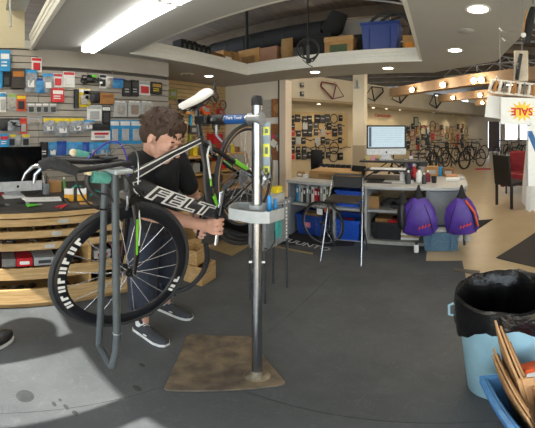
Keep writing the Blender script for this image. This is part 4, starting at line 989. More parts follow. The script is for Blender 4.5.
tangle(87, 79, .14, .06, black, -3.09, 'bundle of black brake cables with green tag in the upper row', 'cable bundle', 5, 80, .008, [green, dgrey])
tangle(99, 81, .08, .05, dgrey, -3.09, 'bundle of dark cables right of the one with the green tag', 'cable bundle', 6, 50, .007, [white])
tangle(113, 72, .03, .02, steel, -3.09, 'small shiny clips sticking up above the silvery bag', 'clip', 7, 12, .004)
tangle(15, 124, .07, .04, black, -3.09, 'dark grips and straps above the screen, left', 'strap', 8, 20, .008)
# =============== RECESS WALL BEHIND THE MECHANIC ===============
def hang_tool(px, py, X, kind, c, label, s=1):
    q = PX(px, py, X); t = thing({'wr': 'spanner', 'pl': 'pliers', 'bx': 'parts_box', 'bt': 'bottle', 'br': 'brake_part', 'wh': 'small_wheel'}[kind], label, {'wr': 'tool', 'pl': 'tool', 'bx': 'box', 'bt': 'bottle', 'br': 'bicycle part', 'wh': 'wheel'}[kind], q)
    if kind == 'wr': MB().tube([(0, 0, -.1 * s), (0, 0, .08 * s)], [(.006, .012)] * 2, 8).build('shaft', c, t); MB().ring((0, 0, .1 * s), .016, .006, 'X', 14, 6).build('head', c, t)
    if kind == 'pl':
        for k in (-1, 1): MB().tube([(0, 0, 0), (0, k * .02, -.06 * s), (0, k * .016, -.12 * s)], .008, 8).build('handle', c, t)
        MB().tube([(0, 0, 0), (0, 0, .05 * s)], [.012, .004]).build('jaw', steel, t)
    if kind == 'bx': MB().box((0, 0, 0), (.08, .1 * s, .09 * s)).build('box_body', c, t, bev=.003); MB().box((.041, 0, .0), (.002, .06 * s, .04 * s)).build('label_card', lgrey, t)
    if kind == 'bt': MB().lathe([(.001, -.08 * s), (.03, -.08 * s), (.03, .04 * s), (.012, .06 * s), (.001, .062 * s)], n=14).build('bottle', c, t); MB().lathe([(.001, .06 * s), (.012, .06 * s), (.012, .085 * s), (.001, .087 * s)], n=12).build('cap', dgrey, t)
    if kind == 'br': MB().tube([(0, -.05 * s, .05), (0, 0, 0), (0, .03, -.05 * s), (0, .06 * s, .02)], .012, 8).build('arm', c, t); MB().ball((0, 0, 0), .022).build('pivot', steel, t)
    if kind == 'wh': MB().ring((0, 0, 0), .05 * s, .012, 'X', 24, 8).build('tyre', c, t); MB().cyl((-.01, 0, 0), (.02, 0, 0), .014).build('hub', steel, t)
    return t
olive = mat('olive_label', '8f9a3c', .5)
RI = [(166, 98, 'br', black), (172, 94, 'bx', olive), (176, 100, 'br', steel), (170, 106, 'br', sil), (183, 104, 'bx', dgrey), (188, 110, 'bx', card), (176, 116, 'wr', steel), (181, 122, 'wr', steel),
      (191, 120, 'bt', lblue), (186, 124, 'pl', dgrey), (193, 130, 'bx', dgrey), (197, 112, 'br', black), (203, 108, 'bx', orange), (206, 110, 'bx', orange), (217, 108, 'wh', orange), (220, 112, 'bx', red),
      (213, 102, 'br', black), (223, 105, 'wh', dgrey), (211, 116, 'wh', dgrey), (190, 138, 'bt', olive), (184, 146, 'wr', steel), (188, 150, 'wr', steel), (194, 148, 'wr', dgrey), (200, 152, 'pl', red), (208, 130, 'pl', orange),
      (205, 122, 'bx', dgrey), (216, 126, 'wh', black), (222, 122, 'bx', lgrey), (196, 160, 'br', steel), (190, 164, 'bx', dgrey), (224, 140, 'wr', steel), (219, 150, 'pl', dgrey)]
wherew = {'br': 'bicycle part', 'bx': 'small box', 'wr': 'spanner', 'bt': 'bottle', 'pl': 'pliers', 'wh': 'small round wheel'}
colw = {black: 'black', olive: 'olive green', steel: 'steel', sil: 'silver', dgrey: 'dark grey', card: 'brown', lblue: 'light blue', orange: 'orange', red: 'red', lgrey: 'pale grey'}
seen = {}
for i, (px, py, k, c) in enumerate(RI):
    base = f'{colw[c]} {wherew[k]} on the maple wall behind the bicycle'
    n_ = seen.get(base, 0); seen[base] = n_ + 1
    pos = ('upper ' if py < 115 else 'middle ' if py < 140 else 'lower ') + ('left' if px < 182 else 'centre' if px < 202 else 'right')
    hang_tool(px, py, -4.15 + .0, k, c, base + ', ' + pos + (', smaller' if n_ and n_ % 2 else ', beside another' if n_ else ''), 1.9 if i % 3 else 1.4)
tq = PX(215, 148, -3.95); t = thing('toolbox', 'bright red metal toolbox between the seat post and the rear wheel', 'toolbox', (tq.x, tq.y, 1.165));
MB().bb(-.18, .14, -.16, .16, 1.02, 1.18).build('wooden_block', card2, loc=(tq.x, tq.y, 0), label='dark brown carton carrying the red toolbox on the recess bench', cat='box', bev=.004)
t.location.z = 1.18; 
MB().box((0, 0, .10), (.20, .26, .17)).build('box_body', mat('toolbox_red', 'b81c24', .35), t, bev=.008); MB().box((0, 0, .195), (.205, .265, .03)).build('lid', mat('toolbox_red', 'b81c24'), t, bev=.006); MB().tube([(0, -.06, .21), (0, -.05, .235), (0, .05, .235), (0, .06, .21)], .007).build('handle', dgrey, t); MB().box((.105, .04, .12), (.01, .025, .03)).build('latch', steel, t)
# shelves and bench in the recess
def shelf_unit(name, label, x0, x1, y0, y1, zs, m, cat='shelf'):
    t = thing(name, label, cat, ((x0 + x1) / 2, (y0 + y1) / 2, 0)); w_, d_ = (x1 - x0) / 2, (y1 - y0) / 2
    for z_ in zs: MB().bb(-w_, w_, -d_, d_, z_ - .03, z_).build('shelf_board', m, t, bev=.003)
    for sx in (-1, 1):
        for sy in (-1, 1): MB().bb(sx * w_ - .02, sx * w_ + .02, sy * d_ - .02, sy * d_ + .02, 0, max(zs) - .03).build('leg', m, t)
    return t
shelf_unit('wooden_shelf', 'pine wall bench with two shelves in the recess behind the bicycle', -4.18, -3.55, 2.45, 4.5, (.35, .72, 1.02), wood, 'shelf')
r_ = random.Random(2)
for i in range(15):
    y = 2.6 + i * .125; c = [card, lgrey, dgrey, red, steel, yellow, card2, black][i % 8]; s_ = r_.uniform(.08, .16)
    nmn = {0: 'tan', 1: 'pale grey', 2: 'dark grey', 3: 'red', 4: 'metal', 5: 'yellow', 6: 'dark brown', 7: 'black'}[i % 8]
    carton('parts_box', nmn + ' box on the top board of the recess bench, ' + ('nearer half' if i < 8 else 'farther half'), 'box', (-3.75 + r_.uniform(-.05, .05), y, 1.02), (.14, .10, s_), c, r_.uniform(-.2, .2))
for i in range(8):
    y = 2.65 + i * .22; c = [card2, card, dgrey, lgrey, black, card, red, dgrey][i]
    carton('parts_box', ['dark brown', 'large tan', 'dark grey', 'pale grey', 'black', 'small tan', 'red', 'charcoal'][i] + ' box on the middle board of the recess bench', 'box', (-3.8, y, .72), (.2, .17, r_.uniform(.12, .22)), c)
for i in range(5):
    y = 2.7 + i * .36; carton('storage_box', ['nearest', 'second', 'third', 'fourth', 'farthest'][i] + ' cardboard carton on the bottom board of the recess bench', 'box', (-3.85, y, .35), (.3, .3, .28), [card, card2, card, dgrey, card][i])
# open wooden boxes at the end of the workbench
def crate_box(q, d, label):
    t = thing('wooden_crate', label, 'crate', q, R(12)); w_, l_, h_ = d; m = MB()
    MB().bb(-w_ / 2, w_ / 2, -l_ / 2, l_ / 2, 0, .012).build('bottom', woody, t)
    for nm, a in (('side', (-w_ / 2, -w_ / 2 + .012, -l_ / 2, l_ / 2)), ('side', (w_ / 2 - .012, w_ / 2, -l_ / 2, l_ / 2)), ('end', (-w_ / 2 + .012, w_ / 2 - .012, -l_ / 2, -l_ / 2 + .012)), ('end', (-w_ / 2 + .012, w_ / 2 - .012, l_ / 2 - .012, l_ / 2))): MB().bb(*a, .012, h_).build(nm, woody, t, bev=.002)
    m.bm.free(); return t
crate_box((-1.90, 1.74, 0), (.20, .22, .2), 'open yellow wooden crate on the floor at the end of the workbench')
crate_box((-1.95, 1.74, .2), (.16, .2, .15), 'smaller wooden crate stacked on the open yellow crate by the bench')
# tyres under the rear wheel
for i, (x, y, z_, rr, tl) in enumerate(((-2.20, 2.66, .335, .31, 8), (-2.28, 2.76, .345, .32, -2), (-2.36, 2.87, .355, .33, 4))):
    t = thing('bicycle_tyre', ['front', 'middle', 'back'][i] + ' black tyre of three standing behind the stand tray', 'tyre', (x, y, z_), R(30 + tl)); MB().ring((0, 0, 0), rr, .022, 'Y', 40, 8).build('tyre', rubber, t); MB().ring((0, 0, 0), rr - .02, .006, 'Y', 40, 6, ry=.016).build('bead', dgrey, t)
carton('storage_box', 'black box on the floor behind the three tyres', 'box', (-2.6, 3.25, 0), (.5, .4, .42), black, mark=dgrey)
MB().prism([Pz(*q, .001) for q in ((205, 247), (232, 256), (254, 243), (228, 238))], (0, 0, .006)).build('floor_board', mat('worn_hardboard', '8f7d58', .7, var=.15, scale=5), label='tan hardboard sheet lying on the black floor behind the stand', cat='board', smooth=False)
MB().prism([Pz(*q, .001) for q in ((268, 245.5), (313, 254.5), (313, 253), (268, 244))], (0, 0, .006)).build('floor_strip', mat('worn_hardboard', '8f7d58'), label='thin tan floor strip left of the folding chair', cat='floor strip', smooth=False)

# =============== TOOL CART beside the stand ===============
ct = thing('tool_cart', 'grey metal tool cart with a perforated side right of the chrome pole', 'cart', (-1.28, 1.925, 0))
gm = mat('grey_cart_metal', '858a8c', .45, .3)
MB().bb(-.08, .08, -.175, .175, .52, .86).build('body', gm, ct, bev=.006)
m = MB()
for s_ in ((-.095, -.083, -.19, .19), (.083, .095, -.19, .19), (-.083, .083, -.19, -.178), (-.083, .083, .178, .19)): m.bb(*s_, .85, .90)
m.build('top_rim', gm, ct, bev=.002)
for sx in (-1, 1):
    for sy in (-1, 1): MB().cyl((sx * .07, sy * .165, 0), (sx * .07, sy * .165, .55), .011).build('leg', mat('dark_leg_tube', '4a4e50', .4, .4), ct)
for k in range(7): MB().cyl((.095, -.15 + k * .05, .875), (.0975, -.15 + k * .05, .875), .009, n=10).build('socket', white, ct)
for k in range(9): MB().bb(.08, .082, .125, .145, .54 + k * .033, .56 + k * .033).build('slot', white, ct)
for (x, y, z_, d, c, lab) in ((.0, .02, .86, (.15, .2, .10), lgrey, 'light grey open parts box on the tool cart'), (.0, -.13, .86, (.1, .07, .16), card, 'small tan box on the tool cart'), (.02, .08, .96, (.06, .08, .05), yellow, 'small yellow tin on the grey box of the cart')):
    carton('parts_box', lab, 'box', (-1.28 + x, 1.925 + y, z_), d, c)
for i, (y, c, lab) in enumerate(((1.85, teal, 'left teal handled tool hanging at the cart side'), (1.90, teal, 'right teal handled tool hanging at the cart side'))):
    t = thing('pliers', lab, 'tool', (-1.165, y, .80)); 
    MB().tube([(0, 0, 0), (.0, .0, -.1), (0, .005, -.19)], [.008, .012, .009], 8).build('handle', c, t); MB().tube([(0, 0, 0), (0, 0, .05)], [.010, .006]).build('jaw', steel, t); MB().tube([(0, 0, -.19), (0, 0, -.25)], .003).build('tip', steel, t)
t = thing('hose', 'thin black cable curving from the cart to the floor', 'cable', (-1.15, 1.8, .7)); MB().tube([(0, 0, 0), (.02, -.03, -.08), (0, -.07, -.14), (-.02, -.10, -.12)], .005).build('cable', black, t)

# =============== BACK WALL ===============
def wallpanel(name, label, cat, px0, px1, py0, py1, m, Yw=4.6, th=.012):
    a, b = PY(px0, py0, Yw - .01), PY(px1, py1, Yw - .01)
    t = thing(name, label, cat, ((a.x + b.x) / 2, Yw, (a.z + b.z) / 2)); MB().box((0, -th / 2, 0), (abs(b.x - a.x), th, abs(a.z - b.z))).build('sheet', m, t, smooth=False); return t
wallpanel('whiteboard', 'pale grey board on the back wall beside the chrome pole', 'board', 262, 271, 100, 122, mat('pale_board', 'b9b6ac', .5), 4.59)
t = wallpanel('picture', 'picture with a red flower rosette on the back wall', 'picture', 271.5, 282, 99, 117, mat('rosette_picture', '9a6a42', .7, var=.35, scale=30), 4.59)
for r0, c in ((.085, mat('rosette_tan', 'c09058', .7)), (.03, red)): MB().lathe([(.001, .016), (r0, .014), (r0, .010), (.001, .010)], (.02, 0, -.01), 16, Matrix.Rotation(PI / 2, 4, 'X')).build('rosette', c, t)
t = wallpanel('pin_board', 'cork pin board with notes below the rosette picture', 'pin board', 269, 283, 124, 163, mat('cork', '94643e', .85, var=.25, scale=50), 4.59)
for dx, dz, w_, h_, c, a in ((-.04, .13, .10, .05, mat('pink_note', 'c04070', .6), .1), (.05, .14, .08, .05, mat('green_note', '4a9a80', .6), -.1), (-.05, .0, .13, .13, paper, .6), (.06, -.08, .1, .12, paper, -.3)):
    MB().box((dx, -.015, dz), (w_, .002, h_), M=Matrix.Rotation(a, 4, 'Y')).build('pinned_note', c, t)
wallpanel('wall_calendar', 'off-white paper sheet at the foot of the pin board', 'paper', 272, 282, 160, 176, paper, 4.57)
wallpanel('wall_notice', 'white notice between the rosette picture and pin board', 'paper', 263, 282, 118, 123, paper, 4.585)

# =============== THINGS ON THE LOFT AROUND THE CEILING OPENING ===============
ZL = 2.5
def loft(px, name, label, w_, d_, h_, c, Yl=4.0, lid=None, mark=None, rz=0):
    q = PY(px, 60, Yl); return carton(name, label, 'box', (q.x, Yl, ZL), (w_, d_, h_), c, rz, lid=lid, m2=mark)
loft(254, 'cardboard_box', 'large brown cardboard box with yellow tape over the ceiling opening', .46, .34, .38, card, 4.02, mark=card2)
loft(273, 'cardboard_box', 'brown cardboard box right of the taped one over the opening', .34, .3, .36, mat('reddish_cardboard', '96705a', .8, var=.08, scale=6), 4.02)
loft(342, 'cardboard_box', 'tan carton with a green base right of the hanging hook', .44, .32, .36, card, 4.02, lid=mat('tan_lid', 'b08d5c', .8), mark=mat('dark_print', '4a5a3c', .7))
q = PY(287, 50, 3.98); t = thing('paper_bag', 'crumpled brown paper bag over the ceiling opening', 'bag', (q.x, 3.98, ZL)); m = MB(); m.pillow((0, 0, .25), (.22, .18, .48), rnd=.05); m.build('bag', mat('kraft_paper', '9a7a50', .85, bump=.5), t)
# plastic tubs
def tub(name, label, q, w_, d_, h_, m, rim=None, rz=0, cat='storage bin', tap=.85, contents=None):
    t = thing(name, label, cat, q, rz); b_ = MB()
    T0 = [(-w_ / 2 * tap, -d_ / 2 * tap, 0), (w_ / 2 * tap, -d_ / 2 * tap, 0), (w_ / 2 * tap, d_ / 2 * tap, 0), (-w_ / 2 * tap, d_ / 2 * tap, 0)]
    T1 = [(-w_ / 2, -d_ / 2, h_), (w_ / 2, -d_ / 2, h_), (w_ / 2, d_ / 2, h_), (-w_ / 2, d_ / 2, h_)]; k = .965
    V = [[b_.bm.verts.new(p) for p in T] for T in (T0, T1, [(x * k, y * k, z) for x, y, z in T1], [(x * k, y * k, .01) for x, y, z in T0])]
    b_.bm.faces.new(V[0][::-1]); b_.bm.faces.new(V[3])
    for A, B in zip(V, V[1:]):
        for i in range(4): b_.bm.faces.new((A[i], A[(i + 1) % 4], B[(i + 1) % 4], B[i]))
    b_.build('tub', m, t, smooth=False, bev=.006)
    r_ = MB()
    for x0, x1, y0, y1 in ((-w_ / 2 - .015, w_ / 2 + .015, -d_ / 2 - .015, -d_ / 2), (-w_ / 2 - .015, w_ / 2 + .015, d_ / 2, d_ / 2 + .015), (-w_ / 2 - .015, -w_ / 2, -d_ / 2, d_ / 2), (w_ / 2, w_ / 2 + .015, -d_ / 2, d_ / 2)): r_.bb(x0, x1, y0, y1, h_ - .035, h_)
    r_.build('rim', rim or m, t, bev=.003)
    for s_ in (-.28, .28): MB().box((s_ * w_, -d_ / 2 * (.5 + tap / 2) - .004, h_ * .45), (.02, .02, h_ * .75)).build('rib', m, t, bev=.003)
    if contents:
        for i, (dx, dy, s3, c) in enumerate(contents): MB().box((dx, dy, h_ * .9), s3, rz=.3 * i).build('contents', c, t, bev=.004)
    return t
q = PY(382, 50, 4.0); tub('storage_tub', 'big royal blue plastic tub over the ceiling opening', (q.x, 4.0, ZL), .52, .36, .52, mat('royal_blue_tub', '20408c', .4), tap=.86)
q = PY(410, 50, 3.95); carton('cardboard_box', 'yellow and brown carton at the right end of the loft', 'box', (q.x - .01, 3.97, ZL), (.16, .25, .30), card, m2=mat('amber_label', 'd88a1c', .5))
for i, (px, z_) in enumerate(((389, 3.02), (397, 3.0), (402, 2.96))):
    q = PY(px, 30, 4.32); t = thing('loft_tyre', ['left', 'middle', 'right'][i] + ' tyre of three leaning behind the blue tub', 'tyre', (q.x, 4.30 + i * .045, z_)); MB().ring((0, 0, 0), .34, .024, 'Y', 40, 8).build('tyre', rubber, t); MB().ring((0, 0, 0), .318, .005, 'Y', 40, 6, ry=.016).build('bead', dgrey, t)
q = PY(321, 40, 4.05); tub('storage_tub', 'matt black bin behind the hanging hook', (q.x - .02, 4.07, ZL), .46, .34, .46, dblack, tap=.9)
q = PY(362, 40, 4.2); carton('storage_box', 'dark box between the tan carton and the blue tub', 'box', (q.x - .06, 4.2, ZL), (.3, .25, .44), dblack)
# long black duct behind the boxes
t = thing('duct', 'long black ventilation duct lying behind the boxes of the loft', 'duct', (-3.1, 4.24, 3.1)); MB().tube([(-1.1, 0, .0), (1.35, 0, .0)], [.2, .2], 20).build('pipe', dblack, t)
for k in range(6): MB().ring((-1 + k * .42, 0, 0), .202, .006, 'X', 24, 6).build('seam', black, t)
MB().tube([(1.35, 0, 0), (1.5, 0, .08), (1.6, -.02, .3)], [.19, .17, .14], 16).build('elbow', dblack, t)
# left edge of the opening: black crates, cartons
def loftX(px, py, label, w_, d_, h_, c, name='cardboard_box', X=-3.2, rz=0, mark=None):
    q = PX(px, py, X); return carton(name, label, 'box', (X, q.y, ZL), (d_, w_, h_), c, rz, mark=mark)
for i, (px, h_, lab) in enumerate(((185, .26, 'left'), (199, .24, 'right'))):
    q = PX(px, 50, -3.13); t = thing('equipment_case', lab + ' black equipment case at the corner of the ceiling opening', 'case', (-3.13, q.y, ZL)); MB().box((0, 0, h_ / 2), (.2, .30, h_)).build('body', dblack, t, bev=.01)
    for k in range(3): MB().box((.102, -.09 + k * .09, h_ * .55), (.006, .035, h_ * .4)).build('panel', mat('case_panel', '4c5450', .4, var=.4, scale=40), t)
    MB().tube([(.1, -.05, h_ * .9), (.12, -.05, h_ * .97), (.12, .05, h_ * .97), (.1, .05, h_ * .9)], .006).build('handle', steel, t)
loftX(213, 56, 'brown cardboard box at the left back corner of the opening', .26, .2, .2, card2)
loftX(224, 60, 'open brown carton with a white bottle, next to the corner', .24, .2, .28, card, mark=paper)
loftX(231, 62, 'tall brown carton at the back corner of the opening', .20, .2, .30, card)
MB().cyl((-3.1, 3.95, 2.5), (-3.1, 3.95, 3.8), .03).build('loft_post', dblack, label='black steel post rising from the back corner of the ceiling opening', cat='post')
# hanging hook with coiled hose in the opening
hq = PY(308, 62, 2.95)
t = thing('hanging_hook', 'black hook and coiled hose hanging on a rod in the ceiling opening', 'hook', (hq.x, 2.95, hq.z))
MB().cyl((0, 0, .20), (0, 0, 3.8 - hq.z), .009).build('rod', black, t)
MB().ring((0, 0, .16), .125, .009, 'Y', 36, 8, M=Matrix.Rotation(R(30), 4, 'Z') @ Matrix.Rotation(PI / 2, 4, 'X')).build('coiled_hose', black, t)
MB().ring((.01, 0.02, .155), .118, .008, 'Y', 36, 8, M=Matrix.Rotation(R(50), 4, 'Z') @ Matrix.Rotation(PI / 2, 4, 'X')).build('coiled_hose', black, t)
MB().cyl((0, 0, .02), (0, 0, .20), .02).build('weight', dgrey, t); MB().cyl((0, 0, .1), (0, 0, .15), .013).build('brass_nozzle', mat('brass_part', 'a08a50'), t)
MB().ball((.01, 0, .015), (.035, .03, .035)).build('hook_head', black, t); MB().tube([(-.06, -.02, .03), (0, 0, -.03), (.05, .02, -.06)], .005).build('clip', chrome, t)
MB().tube([(0, 0, .02), (.06, 0, .0), (.11, .0, .06)], .009).build('hose_end', black, t)
# shelf unit seen through the small opening, top left
t = thing('wire_shelf', 'white wire shelf with bags in the small ceiling opening at top left', 'shelf', (-3.05, .22, 2.82))
for z_ in (.05, .32): MB().bb(-.3, .3, -.02, .2, z_, z_ + .02).build('shelf_board', lgrey, t)
for x in (-.29, .29): MB().cyl((x, 0, -.30), (x, 0, .9), .012).build('post', lgrey, t)
t = thing('clear_bag', 'clear plastic bag with a green label on the small loft shelf', 'bag', (-2.85, .30, 2.89)); m = MB(); m.pillow((0, 0, .12), (.30, .16, .24), rz=.5); m.build('bag', clearp, t); MB().box((.05, -.09, .14), (.08, .002, .05), rz=.5).build('label_card', mat('mint_label', '6fbf96', .5), t)

# =============== DESK ===============
dk_ = thing('service_desk', 'long grey laminate service desk with open shelves below', 'desk', (-.65, 3.75, 0))
def db_(m, x0, x1, y0, y1, z0, z1): return m.bb(x0 + .65, x1 + .65, y0 - 3.75, y1 - 3.75, z0, z1)
m = MB(); top_ = [(-1.93, 3.30), (-.35, 3.30), (.16, 3.30)] + [(.16 + .22 * math.sin(a), 3.52 - .22 * math.cos(a)) for a in (.3, .6, .9, 1.2, 1.57)] + [(.38, 4.25), (-1.93, 4.25)]
m.prism([(x + .65, y - 3.75, .765) for x, y in top_], (0, 0, .035)); m.build('worktop', lgrey, dk_, bev=.004)
m = MB(); db_(m, -1.92, -1.885, 3.34, 4.1, 0, .765); m.build('side_panel', grey, dk_); m = MB(); db_(m, -.88, -.85, 3.38, 4.1, 0, .765); m.build('side_panel', lgrey, dk_)
for x in (-1.30,): m = MB(); db_(m, x, x + .03, 3.40, 3.44, 0, .47); m.build('upright', lgrey, dk_)
m = MB(); db_(m, -1.88, -.88, 3.40, 4.1, .44, .47); m.build('shelf', lgrey, dk_); m = MB(); db_(m, -.85, -.14, 3.42, 4.1, .44, .47); m.build('shelf', lgrey, dk_)
m = MB(); db_(m, -1.88, .0, 4.1, 4.13, 0, .765); m.build('back_panel', mat('tan_back_panel', '9c8560', .6), dk_)
m = MB(); db_(m, -.85, -.1, 4.06, 4.09, .60, .63); m.build('rail', lgrey, dk_)
m = MB(); db_(m, -.14, .34, 3.42, 4.15, .30, .765); m.build('cabinet', mat('grey_blue_cabinet', '7f8587', .5), dk_, bev=.004)
m = MB(); db_(m, -.10, .30, 3.405, 3.42, .33, .73); m.build('cabinet_front', grey, dk_, bev=.004)
for x in (-.12, .31): m = MB(); db_(m, x, x + .03, 3.44, 3.47, 0, .30); m.build('leg', dgrey, dk_)
m = MB(); db_(m, -.85, -.14, 3.42, 4.1, .0, .05); m.build('plinth', mat('pale_plinth', '9c9a90', .6), dk_)
ZD = .80
def dq(px, py): return Pz(px, py, ZD)
# books and folders on the desk shelf
r_ = random.Random(9); bc = [(lblue, 'light blue'), (lgrey, 'grey'), (paper, 'white'), (dgrey, 'charcoal'), (lgrey, 'grey'), (dgrey, 'charcoal'), (paper, 'white'), (red, 'red'), (mat('maroon', '7a1f2c', .5), 'maroon'), (lgrey, 'pale grey'), (paper, 'white'), (mat('moss', '5d6b48', .6), 'moss green'), (dgrey, 'dark grey')]
x = -1.86
for i, (c, nm_) in enumerate(bc):
    w_ = r_.uniform(.022, .045); h_ = r_.uniform(.2, .27); t = thing('binder', nm_ + ' binder on the desk shelf, number %s from the left' % ['one', 'two', 'three', 'four', 'five', 'six', 'seven', 'eight', 'nine', 'ten', 'eleven', 'twelve', 'thirteen'][i], 'binder', (x + w_ / 2, 3.56, .47), group='binders on the desk shelf')
    MB().bb(-w_ / 2, w_ / 2, -.10, .12, 0, h_).build('cover', c, t, bev=.003); MB().bb(-w_ / 2 + .003, w_ / 2 - .003, -.097, .123, .004, h_ + .002).build('pages', paper, t)
    MB().bb(-w_ * .3, w_ * .3, -.1015, -.10, h_ * .6, h_ * .85).build('spine_label', paper if c is not paper else dgrey, t); x += w_ + .008
bb_ = mat('bright_blue_bin', '1f55c0', .4)
tub('storage_bin', 'bright blue bin on the desk shelf behind the folding chair', (-1.10, 3.62, .47), .36, .3, .22, bb_, tap=.93)
tub('storage_bin', 'blue bin with a pink label on the floor under the binders', (-1.66, 3.60, 0), .36, .34, .30, mat('deep_blue_bin', '1c4290', .4), tap=.9, contents=[(0, 0, (.22, .18, .06), card)])
MB().box((-1.68, 3.425, .16), (.10, .003, .075)).build('bin_label', mat('pink_label', 'd87a8c', .6), label='pink paper label on the blue bin under the binders', cat='label')
tub('storage_bin', 'blue bin with red item on the floor behind the folding chair', (-1.13, 3.60, 0), .33, .34, .30, bb_, tap=.9, contents=[(.0, -.05, (.12, .03, .03), red)])
tub('storage_bin', 'black crate on the floor under the right half of the desk', (-.62, 3.62, .05), .36, .3, .24, black, tap=.92, contents=[(-.06, 0, (.2, .16, .10), card), (.06, -.04, (.16, .12, .08), red)])
carton('cardboard_box', 'brown cardboard box on the desk shelf beside the chair back', 'box', (-.79, 3.60, .47), (.13, .22, .16), card, mark=None)
t = thing('router', 'black network box with yellow sticker on the desk shelf', 'network box', (-.42, 3.62, .47)); MB().bb(-.17, .17, -.1, .1, 0, .05).build('casing', black, t, bev=.008); MB().bb(-.03, .03, -.1015, -.1, .012, .036).build('sticker', yellow, t)
t = thing('hose', 'thick black hose looping over the desk shelf', 'hose', (-.60, 3.56, .49)); MB().ring((0, 0, 0), .10, .016, 'Y', 24, 8, a0=0, a1=PI).build('hose', black, t)
t = thing('paper_stack', 'stack of white papers under the right half of the desk', 'paper stack', (-.34, 3.6, .05))
for k in range(5): MB().bb(-.11 + .004 * (k % 2), .11, -.1, .1, k * .034, k * .034 + .03).build('ream', [paper, mat('kraft_wrap', 'b79a6c', .7)][k % 2], t, bev=.002)
t = thing('cable', 'dark cables running down behind the desk shelf', 'cable', (-.3, 3.9, .47)); MB().tube([(0, 0, 0), (.1, -.1, .15), (.25, -.2, .29)], .005).build('cable', black, t); MB().tube([(.05, 0, 0), (.0, -.12, .2), (.05, -.2, .29)], .005).build('cable', black, t)
# --- on the desk ---
for (px, py, d, c, lab) in ((299, 177, (.10, .07, .07), card, 'small tan box at the left end of the desk'), (304, 178.5, (.07, .06, .05), white, 'small white box on the left of the desk'), (309, 178, (.07, .07, .06), rd, 'small red and white box on the left of the desk')):
    q = dq(px, py); carton('small_box', lab, 'box', (q.x, q.y + .06, ZD), d, c, m2=paper)
q = dq(331, 181); carton('cardboard_box', 'long flat brown cardboard box across the desk', 'box', (q.x, q.y + .28, ZD), (.72, .38, .11), mat('flat_carton', '9c7a4c', .8, var=.06, scale=5), m2=card2)
t = thing('black_bag', 'black bag hanging at the left end behind the desk', 'bag', (-1.93, 4.3, .85)); m = MB(); m.pillow((0, 0, .12), (.22, .12, .34)); m.build('bag', dblack, t); MB().tube([(0, 0, .26), (-.02, 0, .4)], .008).build('strap', dblack, t)
def seat_box(px, name, lab, c, w_=.09):
    q = dq(px, 177); carton(name, lab, 'box', (q.x, 4.1, ZD), (w_, .08, .1), c)
for i in range(6):
    q = PY(322 + i * 5.4, 168, 4.14); t = thing('bicycle_light', ['leftmost', 'second', 'third', 'fourth', 'fifth', 'rightmost'][i] + ' black accessory in the row at the back of the desk', 'accessory', (q.x, 4.14, ZD)); MB().box((0, 0, .07), (.07, .07, .14)).build('body', black, t, bev=.01); MB().box((0, -.036, .08), (.04, .002, .04)).build('face', lgrey if i < 2 else dgrey, t)
q = dq(357, 180); t = thing('laptop', 'black tablet on a stand left of the monitor', 'tablet', (q.x, q.y + .05, ZD), R(-18)); MB().box((0, 0, .11), (.22, .012, .16), M=Matrix.Rotation(-.35, 4, 'X')).build('screen', dblack, t, bev=.003); MB().box((0, .03, .006), (.16, .14, .012)).build('base', black, t, bev=.003); MB().tube([(0, .06, .01), (0, .03, .1)], .008).build('stand', black, t)
# standing desk riser and monitor
q = dq(392, 180); rz_ = thing('desk_riser', 'black two level desk riser carrying the monitor', 'desk riser', (q.x - .02, 3.86, ZD))
def top(m, x0, x1, y0, y1, z0, z1): m.bb(x0, x1, y0, y1, z0, z1)
m = MB(); m.bb(-.42, .42, -.14, .22, .235, .258); m.build('upper_deck', black, rz_, bev=.006)
m = MB(); m.bb(-.32, .30, -.30, -.10, .145, .163); m.build('keyboard_tray', black, rz_, bev=.005)
m = MB(); m.bb(-.38, .38, -.16, .2, 0, .02); m.build('base', black, rz_, bev=.004)
for s_ in (-1, 1):
    MB().tube([(s_ * .34, -.1, .02), (s_ * .05, -.1, .235)], [(.012, .008)] * 2, 6).build('scissor_arm', black, rz_); MB().tube([(s_ * .34, .14, .02), (s_ * .05, .14, .235)], [(.012, .008)] * 2, 6).build('scissor_arm', black, rz_)
MB().bb(-.24, .22, -.27, -.13, .163, .178).build('keyboard', white, loc=(q.x - .02, 3.86, ZD), bev=.003, label='white keyboard on the lower tray of the desk riser', cat='keyboard')
mq = Vector((q.x - .10, 3.90, ZD + .258))
mo = thing('monitor', 'all-in-one computer with lit white screen on the desk riser', 'monitor', mq, R(16))
MB().box((0, 0, .275), (.55, .014, .41)).build('casing', mat('aluminium_casing', 'b8babb'), mo, bev=.004)
MB().box((0, -.0078, .318), (.545, .002, .322)).build('bezel', dblack, mo)
MB().box((0, -.009, .318), (.505, .002, .285)).build('screen', mat('lit_screen', 'b9cfdd', .3, emit=.22, var=.03), mo)
m = MB()
m.box((-.225, -.0102, .318), (.035, .001, .27)); m.build('sidebar', mat('lit_sidebar', '40505e', .4, emit=.2), mo)
m = MB()
for k in range(7): m.box((.02, -.0102, .43 - k * .03), (.40, .001, .004))
m.build('screen_lines', mat('lit_lines', '9db6c6', .4, emit=.25), mo)
MB().ball((0, -.008, .108), (.012, .002, .013), n=12).build('logo', dblack, mo)
m = MB(); m.box((0, .02, .004), (.19, .17, .008)); m.box((0, .05, .06), (.14, .01, .12)); m.build('stand', mat('aluminium_casing', 'b8babb'), mo, bev=.003)
for dx, c, lab in ((-.24, mat('note_cream', 'c9bc7c', .7), 'cream sticky note block left under the monitor'), (-.17, mat('note_pink', 'd89aa4', .7), 'pink sticky note left under the monitor')):
    MB().box((0, 0, .03), (.06, .03, .06)).build('note_block', c, loc=(mq.x + dx, mq.y - .10, mq.z), label=lab, cat='note block')
